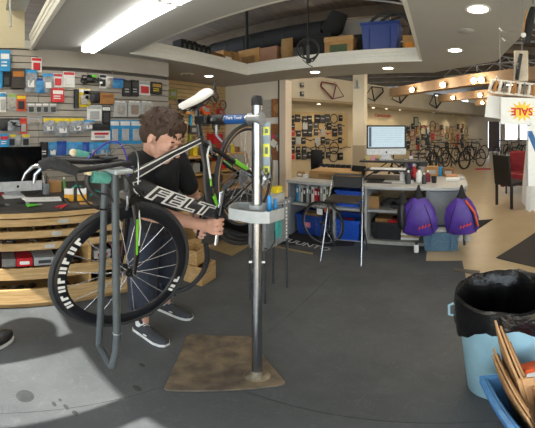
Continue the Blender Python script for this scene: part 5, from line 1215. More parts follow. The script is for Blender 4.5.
q2 = dq(398, 183); MB().bb(-.19, .19, -.07, .09, 0, .014).build('paper_pile', paper, loc=(q2.x, q2.y + .06, ZD), label='pile of loose white papers on the desk before the riser', cat='paper', bev=.002)
q2 = dq(379, 183); MB().bb(-.16, .16, -.06, .08, 0, .010).build('desk_mat', black, loc=(q2.x, q2.y + .04, ZD), label='flat black mat left of the loose papers', cat='desk mat')
# bottles and small things right of the monitor
items = [(402, 182, 'bt', white, .16, 'white bottle standing right of the riser'), (408, 184, 'bt', dgrey, .17, 'dark bottle right of the white one'), (414, 180, 'bt', rd, .22, 'red bottle right of the monitor'), (419, 183, 'bt', white, .20, 'tall white bottle with dark cap on the desk'), (424, 184, 'bt', dgrey, .14, 'short dark jar beside the tall white bottle'), (428, 182, 'bt', mat('maroon', '7a1f2c'), .15, 'maroon jar right of the tall white bottle'), (411, 177, 'bt', mat('purple', '6a3f86', .5), .30, 'tall purple bottle close to the monitor edge'), (434, 183, 'bt', black, .10, 'low black pot near the blue cups'), (440, 176, 'bt', lblue, .16, 'left blue cup on the desk'), (445, 176, 'bt', lblue, .15, 'right blue cup on the desk'), (406, 178, 'bt', mat('grey_spray', '8e8a94', .4), .26, 'grey spray bottle behind the white bottle')]
for px, py, k, c, h_, lab in items:
    q = dq(px, py); r0 = h_ * .2 if h_ > .12 else .035
    t = thing('bottle' if 'cup' not in lab else 'cup', lab, 'bottle' if 'cup' not in lab else 'cup', (q.x, q.y + .02, ZD))
    MB().lathe([(.001, 0), (r0, 0), (r0, h_ * .62), (r0 * .5, h_ * .75), (r0 * .4, h_ * .85), (.001, h_ * .86)] if 'cup' not in lab else [(.001, 0), (.03, 0), (.04, h_ * .8), (.036, h_ * .8), (.027, .01), (.001, .01)], n=16).build('body', c, t)
    if 'cup' not in lab: MB().lathe([(.001, h_ * .85), (r0 * .5, h_ * .85), (r0 * .45, h_), (.001, h_)], n=14).build('cap', dgrey if c is white else white, t)
for (px, py, d, c, lab) in ((452, 179, (.16, .12, .05), mat('peach_box', 'c08a60', .6), 'flat peach coloured box right of the blue cups'), (432, 172, (.2, .12, .14), card, 'tan box at the back right of the desk'), (447, 171, (.16, .12, .12), card2, 'dark tan box behind the blue cups'), (460, 180, (.12, .1, .03), lgrey, 'flat grey tray at the right end of the desk'), (424, 170, (.14, .1, .22), dgrey, 'dark upright box behind the tall white bottle')):
    q = dq(px, py); carton('small_box', lab, 'box', (q.x, min(q.y + .06, 4.17), ZD), d, c, m2=lgrey)
t = thing('display_tree', 'black stand with small straps and sunglasses right of the monitor', 'display stand', (-.27, 4.0, ZD))
MB().cyl((0, 0, 0), (0, 0, .46), .008).build('pole', black, t); MB().cyl((0, 0, 0), (0, 0, .012), .07).build('foot', black, t)
for k in range(5):
    a = k * 1.3; MB().tube([(0, 0, .2 + k * .06), (.10 * math.cos(a), .08 * math.sin(a), .22 + k * .06), (.13 * math.cos(a), .1 * math.sin(a), .18 + k * .06)], .006).build('arm', [black, dgrey, mat('purple', '6a3f86')][k % 3], t)
# =============== FOLDING CHAIR, WHEEL, HANGING BAGS ===============
ch = thing('folding_chair', 'tall folding chair with black back and chrome legs in front of the desk', 'chair', (-.985, 2.97, 0), R(4))
zt = 1.5 - 2.95 * math.tan(R(10.2)); zs = 1.5 - 2.95 * math.tan(R(14.6)) - .01
for s_ in (-1, 1):
    MB().tube([(s_ * .215, -.22, 0), (s_ * .19, -.02, zs * .98), (s_ * .175, .10, zt - .03)], .0115, 10).build('leg', chrome if s_ > 0 else chrome, ch)
    MB().tube([(s_ * .20, .24, 0), (s_ * .175, -.10, zs * .96)], .0105, 10).build('leg', mat('dark_leg_tube', '4a4e50'), ch)
m = MB(); m.tube([(-.175, .10, zt - .03), (-.15, .105, zt), (.15, .105, zt), (.175, .10, zt - .03)], .012, 10); m.build('top_rail', mat('dark_leg_tube', '4a4e50'), ch)
MB().box((0, .085, zt - .085), (.33, .022, .13), M=Matrix.Rotation(R(-14), 4, 'X')).build('backrest', mat('black_vinyl', '1a1a1c', .5), ch, bev=.008)
MB().box((0, -.06, zs), (.36, .30, .028)).build('seat', mat('brown_black_seat', '2e2620', .5), ch, bev=.01)
MB().tube([(-.195, .20, .12), (.195, .20, .12)], .008).build('crossbar', steel, ch)
wh = thing('small_wheel', 'small bicycle wheel with tyre leaning between binders and folding chair', 'wheel', (-1.36, 3.20, .0), R(-8))
WR_ = .285
wm = Matrix.Translation((0, 0, WR_ + .012)) 
MB().ring((0, 0, WR_ + .014), WR_, .012, 'Y', 48, 8).build('tyre', rubber, wh); MB().ring((0, 0, WR_ + .014), WR_ - .018, .008, 'Y', 48, 6).build('rim', steel, wh)
MB().cyl((0, -.04, WR_ + .014), (0, .04, WR_ + .014), .016).build('hub', black, wh)
for k in range(18):
    a = 2 * PI * k / 18; MB().tube([(0, .02 * (1 if k % 2 else -1), WR_ + .014), ((WR_ - .02) * math.cos(a), 0, WR_ + .014 + (WR_ - .02) * math.sin(a))], .0012, 5).build('spoke', spk, wh)
t = thing('price_tag', 'orange tag tied to the small wheel', 'tag', (-1.27, 3.14, .50)); MB().box((0, 0, 0), (.07, .008, .06), rz=.1).build('tag', mat('orange_tag', 'd8602c', .6), t, bev=.004); MB().tube([(0, 0, .03), (0, .03, .06)], .0015).build('string', white, t)
t = thing('price_tag', 'white paper tag tied to the small wheel left of the orange one', 'tag', (-1.37, 3.14, .47)); MB().box((0, 0, 0), (.075, .004, .075), rz=-.1).build('tag', paper, t); MB().tube([(0, 0, .035), (0, .03, .07)], .0015).build('string', white, t)
purple = mat('purple_nylon', '4a2d8c', .45, var=.25, scale=9, bump=.3)
def drawbag(px, pyt, pyb, wpx, m, label, logo, side=None):
    top_ = PY(px, pyt, 3.27); bot = PY(px, pyb, 3.2); h_ = top_.z - bot.z; w_ = wpx * R(KD) * 3.3 * 1.25
    t = thing('drawstring_bag', label, 'bag', (top_.x, 3.19, bot.z))
    b_ = MB(); prof = [(0, .30, .3), (.04, .42, .7), (.15, .5, 1), (.35, .5, 1.0), (.55, .44, .85), (.68, .30, .6), (.75, .2, .4), (.78, .12, .25)]
    rings = []
    for zf, wf, df in prof:
        rg_ = []
        for k in range(20):
            a = 2 * PI * k / 20; rr = 1 + .07 * math.sin(5 * a + zf * 9) + random.uniform(-.03, .03)
            rg_.append(b_.bm.verts.new((w_ * wf * math.cos(a) * rr, .085 * df * math.sin(a) * rr, zf * h_)))
        rings.append(rg_)
    for A, B in zip(rings, rings[1:]):
        for k in range(20): b_.bm.faces.new((A[k], A[(k + 1) % 20], B[(k + 1) % 20], B[k]))
    b_.bm.faces.new(rings[0][::-1]); b_.bm.faces.new(rings[-1]); b_.build('bag', m, t)
    MB().lathe([(.07, .74 * h_), (.035, .85 * h_), (.012, h_), (.004, h_ * 1.01)], (0, 0, 0), 14, sy=.5).build('gathered_top', dblack, t)
    for s_ in (-1, 1): MB().tube([(s_ * .03, -.02, .78 * h_), (s_ * w_ * .3, -.085, .45 * h_), (s_ * w_ * .42, -.05, .06 * h_)], .004).build('drawstring', dblack, t)
    if logo:
        m2 = MB()
        for k in range(4): m2.tube([(logo[2] + (k - 1.5) * .034, -.088, (.17 + .02 * k) * h_), (logo[2] + (k - 1.2) * .034, -.09, (.235 + .02 * k) * h_), (logo[2] + (k - .9) * .034, -.088, (.20 + .02 * k) * h_)], [(.007, .006)] * 3, 6)
        m2.build('print', mat('red_orange_print', 'e04a3c', .5), t)
    if side: MB().tube([(w_ * .1, -.05, .72 * h_), (w_ * .36, -.07, .5 * h_), (w_ * .47, -.045, .2 * h_)], [(.03, .012), (.04, .012), (.025, .012)], 8).build('side_panel', side, t)
    MB().cyl((0, .09, h_), (0, 0, h_), .004).build('hook', steel, t)
    return t
drawbag(419, 184, 235, 28, purple, 'purple drawstring bag with red print hanging at the desk, left one', ('COLAS', .06, .06))
drawbag(461, 184, 234, 26, purple, 'purple drawstring bag with an orange side hanging at the right desk corner', ('XX', .04, .03), mat('orange_nylon', 'e0662c', .45, bump=.2))
drawbag(403, 191, 229, 8, mat('black_nylon', '1e1d22', .5), 'black drawstring bag hanging behind the left purple bag', None)
t = thing('sneakers', 'white shoes hanging below the bag with the orange side', 'shoes', (.30, 3.3, .13)); 
for s_ in (-1, 1): MB().ball((s_ * .045, 0, .03), (.04, .09, .045)).build('shoe', mat('offwhite_canvas', 'b9b6ae', .8), t)
tub('storage_bin', 'grey blue tote with white papers below the hanging bags', (.04, 3.42, 0), .42, .34, .26, mat('grey_blue_tote', '4f6c80', .45), tap=.88, contents=[(0, -.03, (.26, .14, .05), paper)])
t = thing('spray_can', 'small white can at the left of the grey blue tote', 'can', (-.24, 3.24, 0)); MB().lathe([(.001, 0), (.028, 0), (.028, .09), (.018, .10), (.001, .102)], n=16).build('can', white, t); MB().lathe([(.001, .1), (.016, .1), (.016, .125), (.001, .126)], n=12).build('cap', black, t)
MB().bb(-.09, .09, -.05, .05, 0, .04).build('paper_bundle', paper, loc=(.2, 3.75, .80), label='white folded papers at the right end of the desk top', cat='paper', bev=.003)
# mats
mt = MB().prism([(-2.1, 2.86, .0), (-1.0, 3.29, .0), (-1.0, 3.7, 0), (-2.1, 3.7, 0)], (0, 0, .005)); mt = mt.build('logo_mat', mat('black_carpet_mat', '202122', .95, bump=.4, scale=200), label='black floor mat with white brand lettering in front of the desk', cat='floor mat', smooth=False)
a_, b_ = Pz(291, 241, .006), Pz(321, 248, .006); dx_ = (b_ - a_).normalized(); up_2 = Vector((-dx_.y, dx_.x, 0))
text('SUUNTO', .15, mat('mat_lettering', 'b9bcbc', .8), mt, frame(a_.lerp(b_, .5), dx_, up_2, (0, 0, 1)), 'mat_lettering', .0008, .002, xs=1.1)
MB().prism([Pz(*q, -.007) for q in ((470, 221), (493, 219.5), (475, 231), (466, 229))], (0, 0, .008)).build('floor_mat', mat('black_carpet_mat', '202122'), label='small dark mat on the beige floor right of the desk', cat='floor mat', smooth=False)
MB().prism([Pz(*q, -.007) for q in ((496, 258), (560, 215), (620, 240), (560, 272))], (0, 0, .008)).build('floor_mat', mat('charcoal_mat', '3a3734', .9, bump=.3, scale=120), label='large dark mat on the beige floor at the right picture edge', cat='floor mat', smooth=False)
sp = MB(); sp.prism([Pz(*q, .001) for q in ((454, 268.5), (480, 271.5), (480, 274.5), (454, 271.5))], (0, 0, .01)); sp.build('floor_bar', mat('grey_floor_bar', '5c5850', .6), label='thin grey transition bar on the floor beside the trash can', cat='floor bar', smooth=False)
# =============== TRASH CAN ===============
tc_ = Vector((.285, 1.175, 0)); tr_ = thing('trash_can', 'round pale blue trash can lined with a black bag', 'trash can', tc_)
MB().lathe([(.001, .0), (.15, .0), (.162, .02), (.198, .68), (.208, .685), (.208, .715), (.200, .715), (.194, .68), (.152, .03), (.001, .03)], n=40).build('can', mat('pale_blue_plastic', '9ac4d4', .4, var=.04), tr_)
bg2 = MB(); n_ = 56; rings = []; r_ = random.Random(5)
fold = [r_.uniform(-1, 1) for _ in range(n_)]; fold = [(fold[i - 1] + fold[i] + fold[(i + 1) % n_]) / 3 for i in range(n_)]
for j, (rr, zz, amp) in enumerate(((.218, .60, .010), (.220, .64, .010), (.219, .69, .006), (.216, .730, .004), (.206, .740, .003), (.192, .725, .004), (.168, .64, .012), (.150, .52, .018), (.135, .38, .02), (.10, .27, .025), (.04, .22, .02))):
    rg_ = []
    for k in range(n_):
        a = 2 * PI * k / n_; f = fold[k] * amp + amp * .6 * math.sin(9 * a + j * .8); drop = 0
        if j == 0: drop = .055 * math.sin(3 * (a + 1.80) + PI / 2) - .03 * abs(fold[k])
        rg_.append(bg2.bm.verts.new(((rr + f) * math.cos(a), (rr + f) * math.sin(a), zz + drop + (fold[k] * .012 if j > 2 else 0))))
    rings.append(rg_)
for A, B in zip(rings, rings[1:]):
    for k in range(n_): bg2.bm.faces.new((A[k], A[(k + 1) % n_], B[(k + 1) % n_], B[k]))
bg2.bm.faces.new(rings[-1]); bg2.build('bin_liner', mat('glossy_black_bag', '101113', .22, var=.2, scale=40, bump=.5), tr_)
MB().tube([(-.20, .06, .64), (-.235, .06, .62), (-.235, .06, .56), (-.19, .06, .54)], .006).build('handle', mat('pale_blue_plastic', '79b4cf'), tr_)
# =============== CRATE WITH CARDBOARD ===============
cx_, cy_ = .395, .73
bluee = mat('crate_blue', '5a94cc', .4)
cr_ = tub('crate', 'blue plastic crate holding cardboard pieces at the bottom right corner', (cx_, cy_, 0), .46, .40, .40, bluee, rz=R(4), cat='crate', tap=.62)
cardn = mat('corrugated_cardboard', 'b98f62', .85, var=.1, scale=8, bump=.15)
# (x, y0, y1, height at the far end, height at the near end, lean, thickness)
for i, (x, y0, y1, ha, hb_, th, lab) in enumerate(((-.212, -.11, .19, .55, .47, .006, 'leftmost piece of brown cardboard in the crate'), (-.203, -.09, .195, .59, .49, .006, 'second piece of cardboard from the left in the crate'), (-.194, -.07, .19, .55, .47, .005, 'third piece of cardboard from the left in the crate'), (-.180, .02, .20, .74, .60, .007, 'tallest piece of cardboard in the crate'), (-.168, .01, .195, .71, .60, .006, 'cardboard piece right behind the tallest'), (-.156, .02, .19, .66, .57, .006, 'shorter cardboard piece right of the tallest two'), (-.142, -.16, .06, .50, .47, .014, 'thick cardboard slab in the middle of the crate'))):
    ln = (8, 8, 7.5, 6.5, 6, 6, 3)[i]; t = thing('cardboard_piece', lab, 'cardboard', (cx_ + x + .52 * math.tan(R(ln)), cy_, .02), 0); t.rotation_euler = (0, R(-ln), R(2))
    y0, y1 = y0 * .95, y1 * .95
    MB().prism([(0, y0, 0), (0, y1, 0), (0, y1, ha), (0, (y0 + y1) / 2, ha * .4 + hb_ * .6), (0, y0, hb_ * .92)], (th, 0, 0)).build('outer_sheet', cardn, t, smooth=False)
    MB().prism([(th + .004, y0 + .01, 0), (th + .004, y1 - .01, 0), (th + .004, y1 - .01, ha * .95), (th + .004, y0 + .01, hb_ * .85)], (.003, 0, 0)).build('inner_sheet', card2, t, smooth=False)
    if i == 3: MB().prism([(0, y0 - .004, 0), (.048, y0 - .004, 0), (.048, y0 - .004, hb_ * .90), (0, y0 - .004, hb_ * .92)], (0, .007, 0)).build('folded_end', cardn, t, smooth=False)
t = thing('snack_box', 'red and orange printed box in the crate', 'box', (cx_ - .095, cy_ + .15, .30), R(20)); MB().box((0, 0, .1), (.13, .05, .17), M=Matrix.Rotation(.25, 4, 'Y')).build('box_body', orange, t, bev=.003); MB().box((0, -.027, .13), (.10, .003, .07), M=Matrix.Rotation(.25, 4, 'Y')).build('front_print', paper, t); MB().box((.0, -.027, .06), (.10, .003, .03), M=Matrix.Rotation(.25, 4, 'Y')).build('front_band', rd, t)
t = thing('snack_box', 'red upright box at the right edge of the crate', 'box', (cx_ - .02, cy_ + .13, .32), R(10)); MB().box((0, 0, .1), (.06, .12, .19)).build('box_body', rd, t, bev=.003); MB().box((-.031, 0, .1), (.002, .09, .07)).build('side_print', paper, t)
t = thing('black_pouch', 'black pouch between the cardboard and the red box', 'pouch', (cx_ + .02, cy_ + .02, .2)); m = MB(); m.pillow((0, 0, .12), (.16, .09, .26), rz=.5); m.build('pouch', dblack, t); MB().box((0, -.05, .2), (.08, .003, .02)).build('print', lgrey, t)
t = thing('white_card', 'white torn box flap standing in the crate', 'cardboard', (cx_ - .095, cy_ - .03, .03), R(-4)); MB().prism([(0, -.12, 0), (0, .14, 0), (0, .14, .42), (0, -.10, .38)], (.008, 0, 0)).build('flap', paper, t, smooth=False); MB().prism([(.008, -.10, .25), (.008, .1, .25), (.008, .1, .33), (.008, -.10, .33)], (.001, 0, 0)).build('print', rd, t, smooth=False)
MB().bb(0, .10, 0, .1, .016, .30).build('foam_block', lgrey, loc=(cx_ - .09, cy_ + .06, 0), label='pale packing block under the boxes in the crate', cat='packing block', bev=.004)

# =============== HANGING RACK, SIGNS AND LAMPS at the top right ===============
def at(px, py, d=1.9): return Pd(px, py, d)
rightv = lambda px: Vector((math.cos(azd(px)), -math.sin(azd(px)), 0))
rv = rightv(512); fv = Vector((rv.y, -rv.x, 0))     # rv: towards picture right, fv: towards the camera side
rk = thing('display_rack', 'clear plastic clip rack hanging from the ceiling above the paper signs', 'display rack', at(512, 88))
o_ = -at(512, 88)
A0, A1 = at(492, 80) + o_, at(548, 86) + o_; Bq0, Bq1 = at(489, 92) + o_, at(548, 98) + o_
cm = mat('clear_acrylic', 'e4ddd0', .12, alpha=.9)
for a, b in ((A0, A1), (Bq0, Bq1)): MB().tube([a, b], .008, 8).build('rail', cm, rk)
for k in range(13):
    f = k / 12; p = A0.lerp(A1, f); q = Bq0.lerp(Bq1, f)
    MB().tube([p, p + Vector((0, 0, -.02)) + fv * .012, q.lerp(p, .3) + fv * .02, q], [.007, .010, .011, .006], 6).build('clip', [cm, mat('amber_clip', 'a8743c', .3), cm, steel][k % 4], rk)
MB().tube([at(489, 90) + o_, at(497, 76) + o_, at(500, 84) + o_], .006).build('end_loop', cm, rk)
for px in (500, 540): MB().cyl(at(px, 82) + o_, Vector((at(px, 82).x, at(px, 82).y, 3.8)) + o_, .002, n=6).build('wire', steel, rk)
def hung_paper(px0, px1, py0, py1, d, rot, label, name='paper_sign'):
    c = at((px0 + px1) / 2, (py0 + py1) / 2, d); w_ = (px1 - px0) * R(KD) * d; h_ = (py1 - py0) * R(KD) * d
    t = thing(name, label, 'paper sign', c); M = frame((0, 0, 0), rv * math.cos(rot) + Vector((0, 0, math.sin(rot))), fv, Vector((0, 0, math.cos(rot))) - rv * math.sin(rot))
    MB().box((0, 0, 0), (w_, .003, h_)).build('sheet', paper, t, M=M, smooth=False)
    for s_ in (-.3, .3): MB().cyl(M @ Vector((s_ * w_, 0, h_ / 2)), M @ Vector((s_ * w_, 0, h_ / 2 + .02)), .0015, n=6).build('string', steel, t)
    return t, M, w_, h_
hung_paper(486, 503, 96, 118, 1.98, R(-8), 'blank white paper hanging tilted left of the sale sign')
t, M, w_, h_ = hung_paper(501, 549, 98, 125, 1.9, R(-2), 'white paper sign reading SALE hung upside down at the right edge')
cx = (522 - 525) * R(KD) * 1.9
fr = M @ Matrix.Translation((cx, .0022, .0)) @ Matrix.Rotation(PI / 2, 4, 'X') @ Matrix.Rotation(0, 4, 'Z')
st_ = MB(); n_ = 28; pts = []
for k in range(n_):
    a = 2 * PI * k / n_; rr = 1.0 if k % 2 == 0 else .55; pts.append((math.cos(a) * .098 * rr, math.sin(a) * .072 * rr, 0))
# the face of the sheet that looks at the camera is +fv: x right, z up
Mx = frame(M @ Vector((cx, .0022, 0)), rv, Vector((0, 0, 1)), fv)
st_.prism([Mx @ Vector(p) for p in pts], fv * .0008); st_.build('starburst', mat('starburst_yellow', 'f0c83c', .6), t, smooth=False)
up_side = frame(M @ Vector((cx, .0035, 0)), -rv, Vector((0, 0, -1)), fv)
text('SALE', .068, mat('sale_red', 'c81e28', .6), t, up_side, 'sale_lettering', .0006, .0018, xs=1.0)
hung_paper(527, 546, 126, 131, 1.88, 0, 'narrow white paper strip under the sale sign')
# bicycle pump display pack + headlamp
t = thing('shock_pack', 'pale pack with a black oval part hanging above the clip rack', 'package', at(522, 80, 1.88)); o_ = -at(522, 80, 1.88)
M = frame(at(521, 66, 1.88) + o_, rv, fv, (0, 0, 1)); MB().box((0, 0, 0), (.095, .035, .21)).build('pack', mat('beige_pack', 'b8ab94', .4, alpha=.95), t, M=M, bev=.008)
MB().tube([at(517, 80, 1.85) + o_, at(518.5, 66, 1.85) + o_, at(521, 54, 1.85) + o_], [(.014, .012), (.026, .014), (.014, .012)], 12).build('black_part', black, t)
text('AXIS', .02, decal, t, frame(at(518.5, 66, 1.83) + o_, Vector((0, 0, 1)), -rv, fv), 'pack_lettering'); MB().cyl(at(522, 54, 1.88) + o_, Vector((at(522, 50, 1.88).x, at(522, 50, 1.88).y, 3.8)) + o_, .002, n=6).build('wire', steel, t)
t = thing('headlamp', 'black lamp on a bracket hanging at the top right corner', 'lamp', at(526, 40, 1.88)); o_ = -at(526, 40, 1.88)
MB().tube([at(533, 8, 1.88) + o_, at(529, 25, 1.88) + o_, at(526, 42, 1.88) + o_], [(.03, .02), (.04, .03), (.03, .03)], 12).build('casing', dblack, t)
MB().tube([at(526.5, 10, 1.83) + o_, at(523, 34, 1.83) + o_], .005).build('edge_strip', mat('amber_clip', 'a8743c'), t)
MB().ball(at(523.5, 35, 1.84) + o_, .018).build('lens', white, t); MB().box(at(527, 40, 1.86) + o_, (.04, .05, .03)).build('bracket', black, t, bev=.005)
for pts in (((523, 35), (513, 32.5), (504, 32), (499, 28)), ((524, 44), (514, 43), (507, 41), (502, 38))):
    MB().tube([at(x, y, 1.87) + o_ for x, y in pts], .0022, 6).build('wire_arm', steel, t); MB().tube([at(pts[-1][0], pts[-1][1], 1.87) + o_, at(pts[-1][0] + 3, pts[-1][1] + 3, 1.87) + o_], .005, 8).build('wire_tip', white, t)
MB().cyl(at(533, 4, 1.88) + o_, Vector((at(533, 4, 1.88).x, at(533, 4, 1.88).y, 3.8)) + o_, .003, n=6).build('cord', black, t)
# =============== RIGHT BACKGROUND: dining chair, red armchair, clothes, poster ===============
q = Pz(513, 206, 0); cz = thing('dining_chair', 'black high backed chair standing on the beige floor at the right', 'chair', (q.x, q.y + .1, 0), R(-60))
lm = mat('black_leather', '17171a', .5)
MB().bb(-.22, .22, -.22, .22, .42, .48).build('seat', lm, cz, bev=.015); m = MB(); m.prism([(-.22, -.20, .42), (.22, -.20, .42), (.22, -.26, 1.0), (-.22, -.26, 1.0)], (0, -.04, 0)); m.build('backrest', lm, cz, bev=.01)
for sx in (-1, 1):
    for sy in (-1, 1): MB().bb(sx * .2 - .02, sx * .2 + .02, sy * .2 - .02, sy * .2 + .02, 0, .42).build('leg', lm, cz)
q = Pz(524, 197, 0); ar = thing('armchair', 'dark red armchair behind the black high backed chair', 'armchair', (q.x + .1, q.y + .5, 0), R(-30)); rm = mat('dark_red_fabric', '7c1c22', .8)
MB().bb(-.35, .35, -.3, .3, .2, .48).build('seat', rm, ar, bev=.04); MB().bb(-.35, .35, .22, .36, .3, .95).build('backrest', rm, ar, bev=.04)
for s_ in (-1, 1): MB().bb(s_ * .38 - .06, s_ * .38 + .06, -.3, .34, .15, .66).build('armrest', rm, ar, bev=.04)
for sx in (-1, 1):
    for sy in (-1, 1): MB().cyl((sx * .3, sy * .25, 0), (sx * .3, sy * .25, .2), .02).build('leg', black, ar)
# clothes rail
cq = at(533, 150, 3.1); rl_ = thing('clothes_rail', 'chrome clothes rail at the right picture edge', 'clothes rail', (cq.x, cq.y, 0)); 
zr = at(533, 122, 3.1).z
rd_ = rightv(540)
for s_ in (.35, .95): MB().cyl(rd_ * s_, rd_ * s_ + Vector((0, 0, zr)), .012).build('post', chrome, rl_)
for s_ in (.35, .95): MB().tube([rd_ * s_ + fv * .2 + Vector((0, 0, .012)), rd_ * s_ - fv * .2 + Vector((0, 0, .012))], .012).build('foot', chrome, rl_)
MB().tube([rd_ * -.12 + Vector((0, 0, zr)), rd_ * .95 + Vector((0, 0, zr))], .012).build('rail', chrome, rl_)
for i, (s_, c, lab) in enumerate(((.0, white, 'white shirt, leftmost on the clothes rail'), (.10, mat('pink_cloth', 'd8a8a4', .8), 'pink shirt behind the white one on the rail'), (.20, white, 'second white shirt on the clothes rail'))):
    p = Vector((cq.x, cq.y, 0)) + rd_ * s_; zb = at(530, 205, 3.1).z
    t = thing('shirt', lab, 'shirt', (p.x, p.y, zb)); hh = zr - zb - .03; b_ = MB(); rings = []
    for zf, wx, wy in ((0, .10, .26), (.3, .09, .25), (.6, .07, .23), (.85, .05, .22), (.95, .03, .12), (1, .02, .05)):
        rings.append([b_.bm.verts.new(rd_ * (wx * math.cos(2 * PI * k / 24) * (1 + .25 * math.sin(6 * 2 * PI * k / 24))) + fv * (wy * math.sin(2 * PI * k / 24)) + Vector((0, 0, zf * hh + (.02 * math.sin(k * 2.1) if zf == 0 else 0)))) for k in range(24)])
    for A, B in zip(rings, rings[1:]):
        for k in range(24): b_.bm.faces.new((A[k], A[(k + 1) % 24], B[(k + 1) % 24], B[k]))
    b_.bm.faces.new(rings[0][::-1]); b_.bm.faces.new(rings[-1]); b_.build('cloth', c, t); MB().tube([(0, 0, hh), (0, 0, hh + .03)], .003).build('hanger_hook', steel, t)
pb_ = at(534, 150, 2.7); t = thing('banner', 'white and blue printed banner at the right picture edge', 'banner', (pb_.x, pb_.y, at(534, 186, 2.7).z))
Mb = frame((0, 0, 0), rightv(534), fv, (0, 0, 1)); zt_ = at(534, 117, 2.7).z - at(534, 186, 2.7).z
MB().bb(-.06, .4, -.004, .004, 0, zt_).build('sheet', white, t, M=Mb, smooth=False); MB().prism([(-.06, .0045, zt_ * .95), (.05, .0045, zt_ * .55), (.05, .0045, zt_ * .35), (-.06, .0045, zt_ * .75)], (0, .001, 0)).build('blue_stripe', mat('banner_blue', '1f5f9a', .5), t, M=Mb, smooth=False); MB().cyl((-.06, 0, 0), (-.06, 0, zt_), .008).build('pole', steel, t, M=Mb); MB().cyl((.17, 0, zt_), (.17, 0, 3.8 - at(534, 186, 2.7).z), .002, n=6).build('wire', steel, t, M=Mb)

# =============== FAR SIDE OF THE SHOP ===============
def far_pt(px, py, off):
    """point on the far diagonal wall plane shifted by off"""
    az = azd(px); dx, dy = math.sin(az), math.cos(az); base = D0 + dn * off
    k = (base.x * dv.y - base.y * dv.x) / (dx * dv.y - dy * dv.x); return Vector((dx * k, dy * k, EYE + k * math.tan(eld(py)))), k
ang_d = math.atan2(dv.y, dv.x)
# local frame on that wall: x along the wall, y into the wall (away from us)
bar0 = None
def far_item(px, py, kind, label, c=None, s=1.0, off=.86, group=None, cat=None, name=None):
    p, k = far_pt(px, py, off); t = thing(name or 'accessory', label, cat or 'accessory', p, ang_d, group)
    c = c or black
    if kind == 'box': MB().box((0, .0, 0), (.09 * s, .06, .12 * s)).build('body', c, t, bev=.006); MB().box((0, -.032, .02), (.06 * s, .003, .03)).build('face', lgrey, t)
    if kind == 'bar': MB().tube([(-.2 * s, 0, .02), (-.1 * s, 0, .05), (0, 0, 0), (.1 * s, 0, .05), (.2 * s, 0, .02)], .014, 8).build('bar', c, t); MB().ball((0, 0, 0), .028).build('clamp', dgrey, t)
    if kind == 'ring': MB().ring((0, 0, 0), .09 * s, .016, 'Y', 20, 6).build('ring', c, t); MB().box((0, 0, .09 * s), (.03, .03, .04)).build('clamp', dgrey, t)
    return t
r_ = random.Random(21); kinds = ['box', 'box', 'bar', 'box', 'ring', 'box']; cw = ['left', 'centre left', 'centre right', 'right']
cnt = 0
ROW = ['top', 'second', 'third', 'fourth', 'fifth', 'lowest']; ORD = 'first second third fourth fifth sixth seventh eighth ninth tenth eleventh twelfth thirteenth'.split()
for row, y in enumerate((119, 126, 133, 141, 149, 156)):
    for j in range(9):
        px = 292 + j * 6.0 + r_.uniform(-1, 1); k = kinds[r_.randrange(6)]
        ci = r_.choice([0, 1, 2, 3, 4, 5, 0, 1, 2, 3, 6]); far_item(px, y + r_.uniform(-1, 1), k, '%s %s on the far slatwall grid, %s row, %s from the left' % (['black', 'dark grey', 'black', 'black', 'pale grey', 'black', 'red'][ci], {'box': 'box', 'bar': 'handlebar', 'ring': 'ring'}[k], ROW[row], ORD[j]), [black, dgrey, black, dblack, lgrey, black, mat('packaging_red', 'c42a2c')][ci], r_.uniform(1.5, 2.2), group='accessories on the far slatwall grid', cat='accessory'); cnt += 1
for row, y in enumerate((127, 131, 136, 141, 146)):
    for j in range(13):
        px = 408 + j * 4.9 + r_.uniform(-1.2, 1.2)
        ci = r_.randrange(7); k = ['box', 'ring', 'box', 'bar'][r_.randrange(4)]; far_item(px, y + r_.uniform(-1, 1), k, '%s %s on the far wall behind the bicycles, %s row, %s from the left' % (['black', 'dark grey', 'brown', 'pale grey', 'red', 'black', 'tan'][ci], {'box': 'pack', 'bar': 'handlebar', 'ring': 'ring'}[k], ROW[row], ORD[j]), [black, dgrey, brown, lgrey, mat('packaging_red', 'c42a2c'), black, card][ci], r_.uniform(1.8, 3.0), group='products on the far wall behind the bicycles', cat='product', name='product')
p, _ = far_pt(416, 122, .86); t = thing('framed_picture', 'small black framed picture on the far wall right of the monitor', 'picture', p, ang_d); MB().box((0, 0, 0), (.34, .03, .42)).build('frame', dblack, t, bev=.003); MB().box((0, -.017, 0), (.26, .004, .34)).build('print', mat('print_green_grey', '9aa08a', .6), t)
p, _ = far_pt(383, 115.5, .86); t0_ = thing('wall_sign', 'red brand lettering on the far wall above the monitor', 'sign', p, ang_d)
text('Cannondale', .20, mat('sign_red', 'b8322c', .5), t0_, frame((0, -.01, 0), (1, 0, 0), (0, 0, 1), (0, -1, 0)), 'sign_lettering', .004)
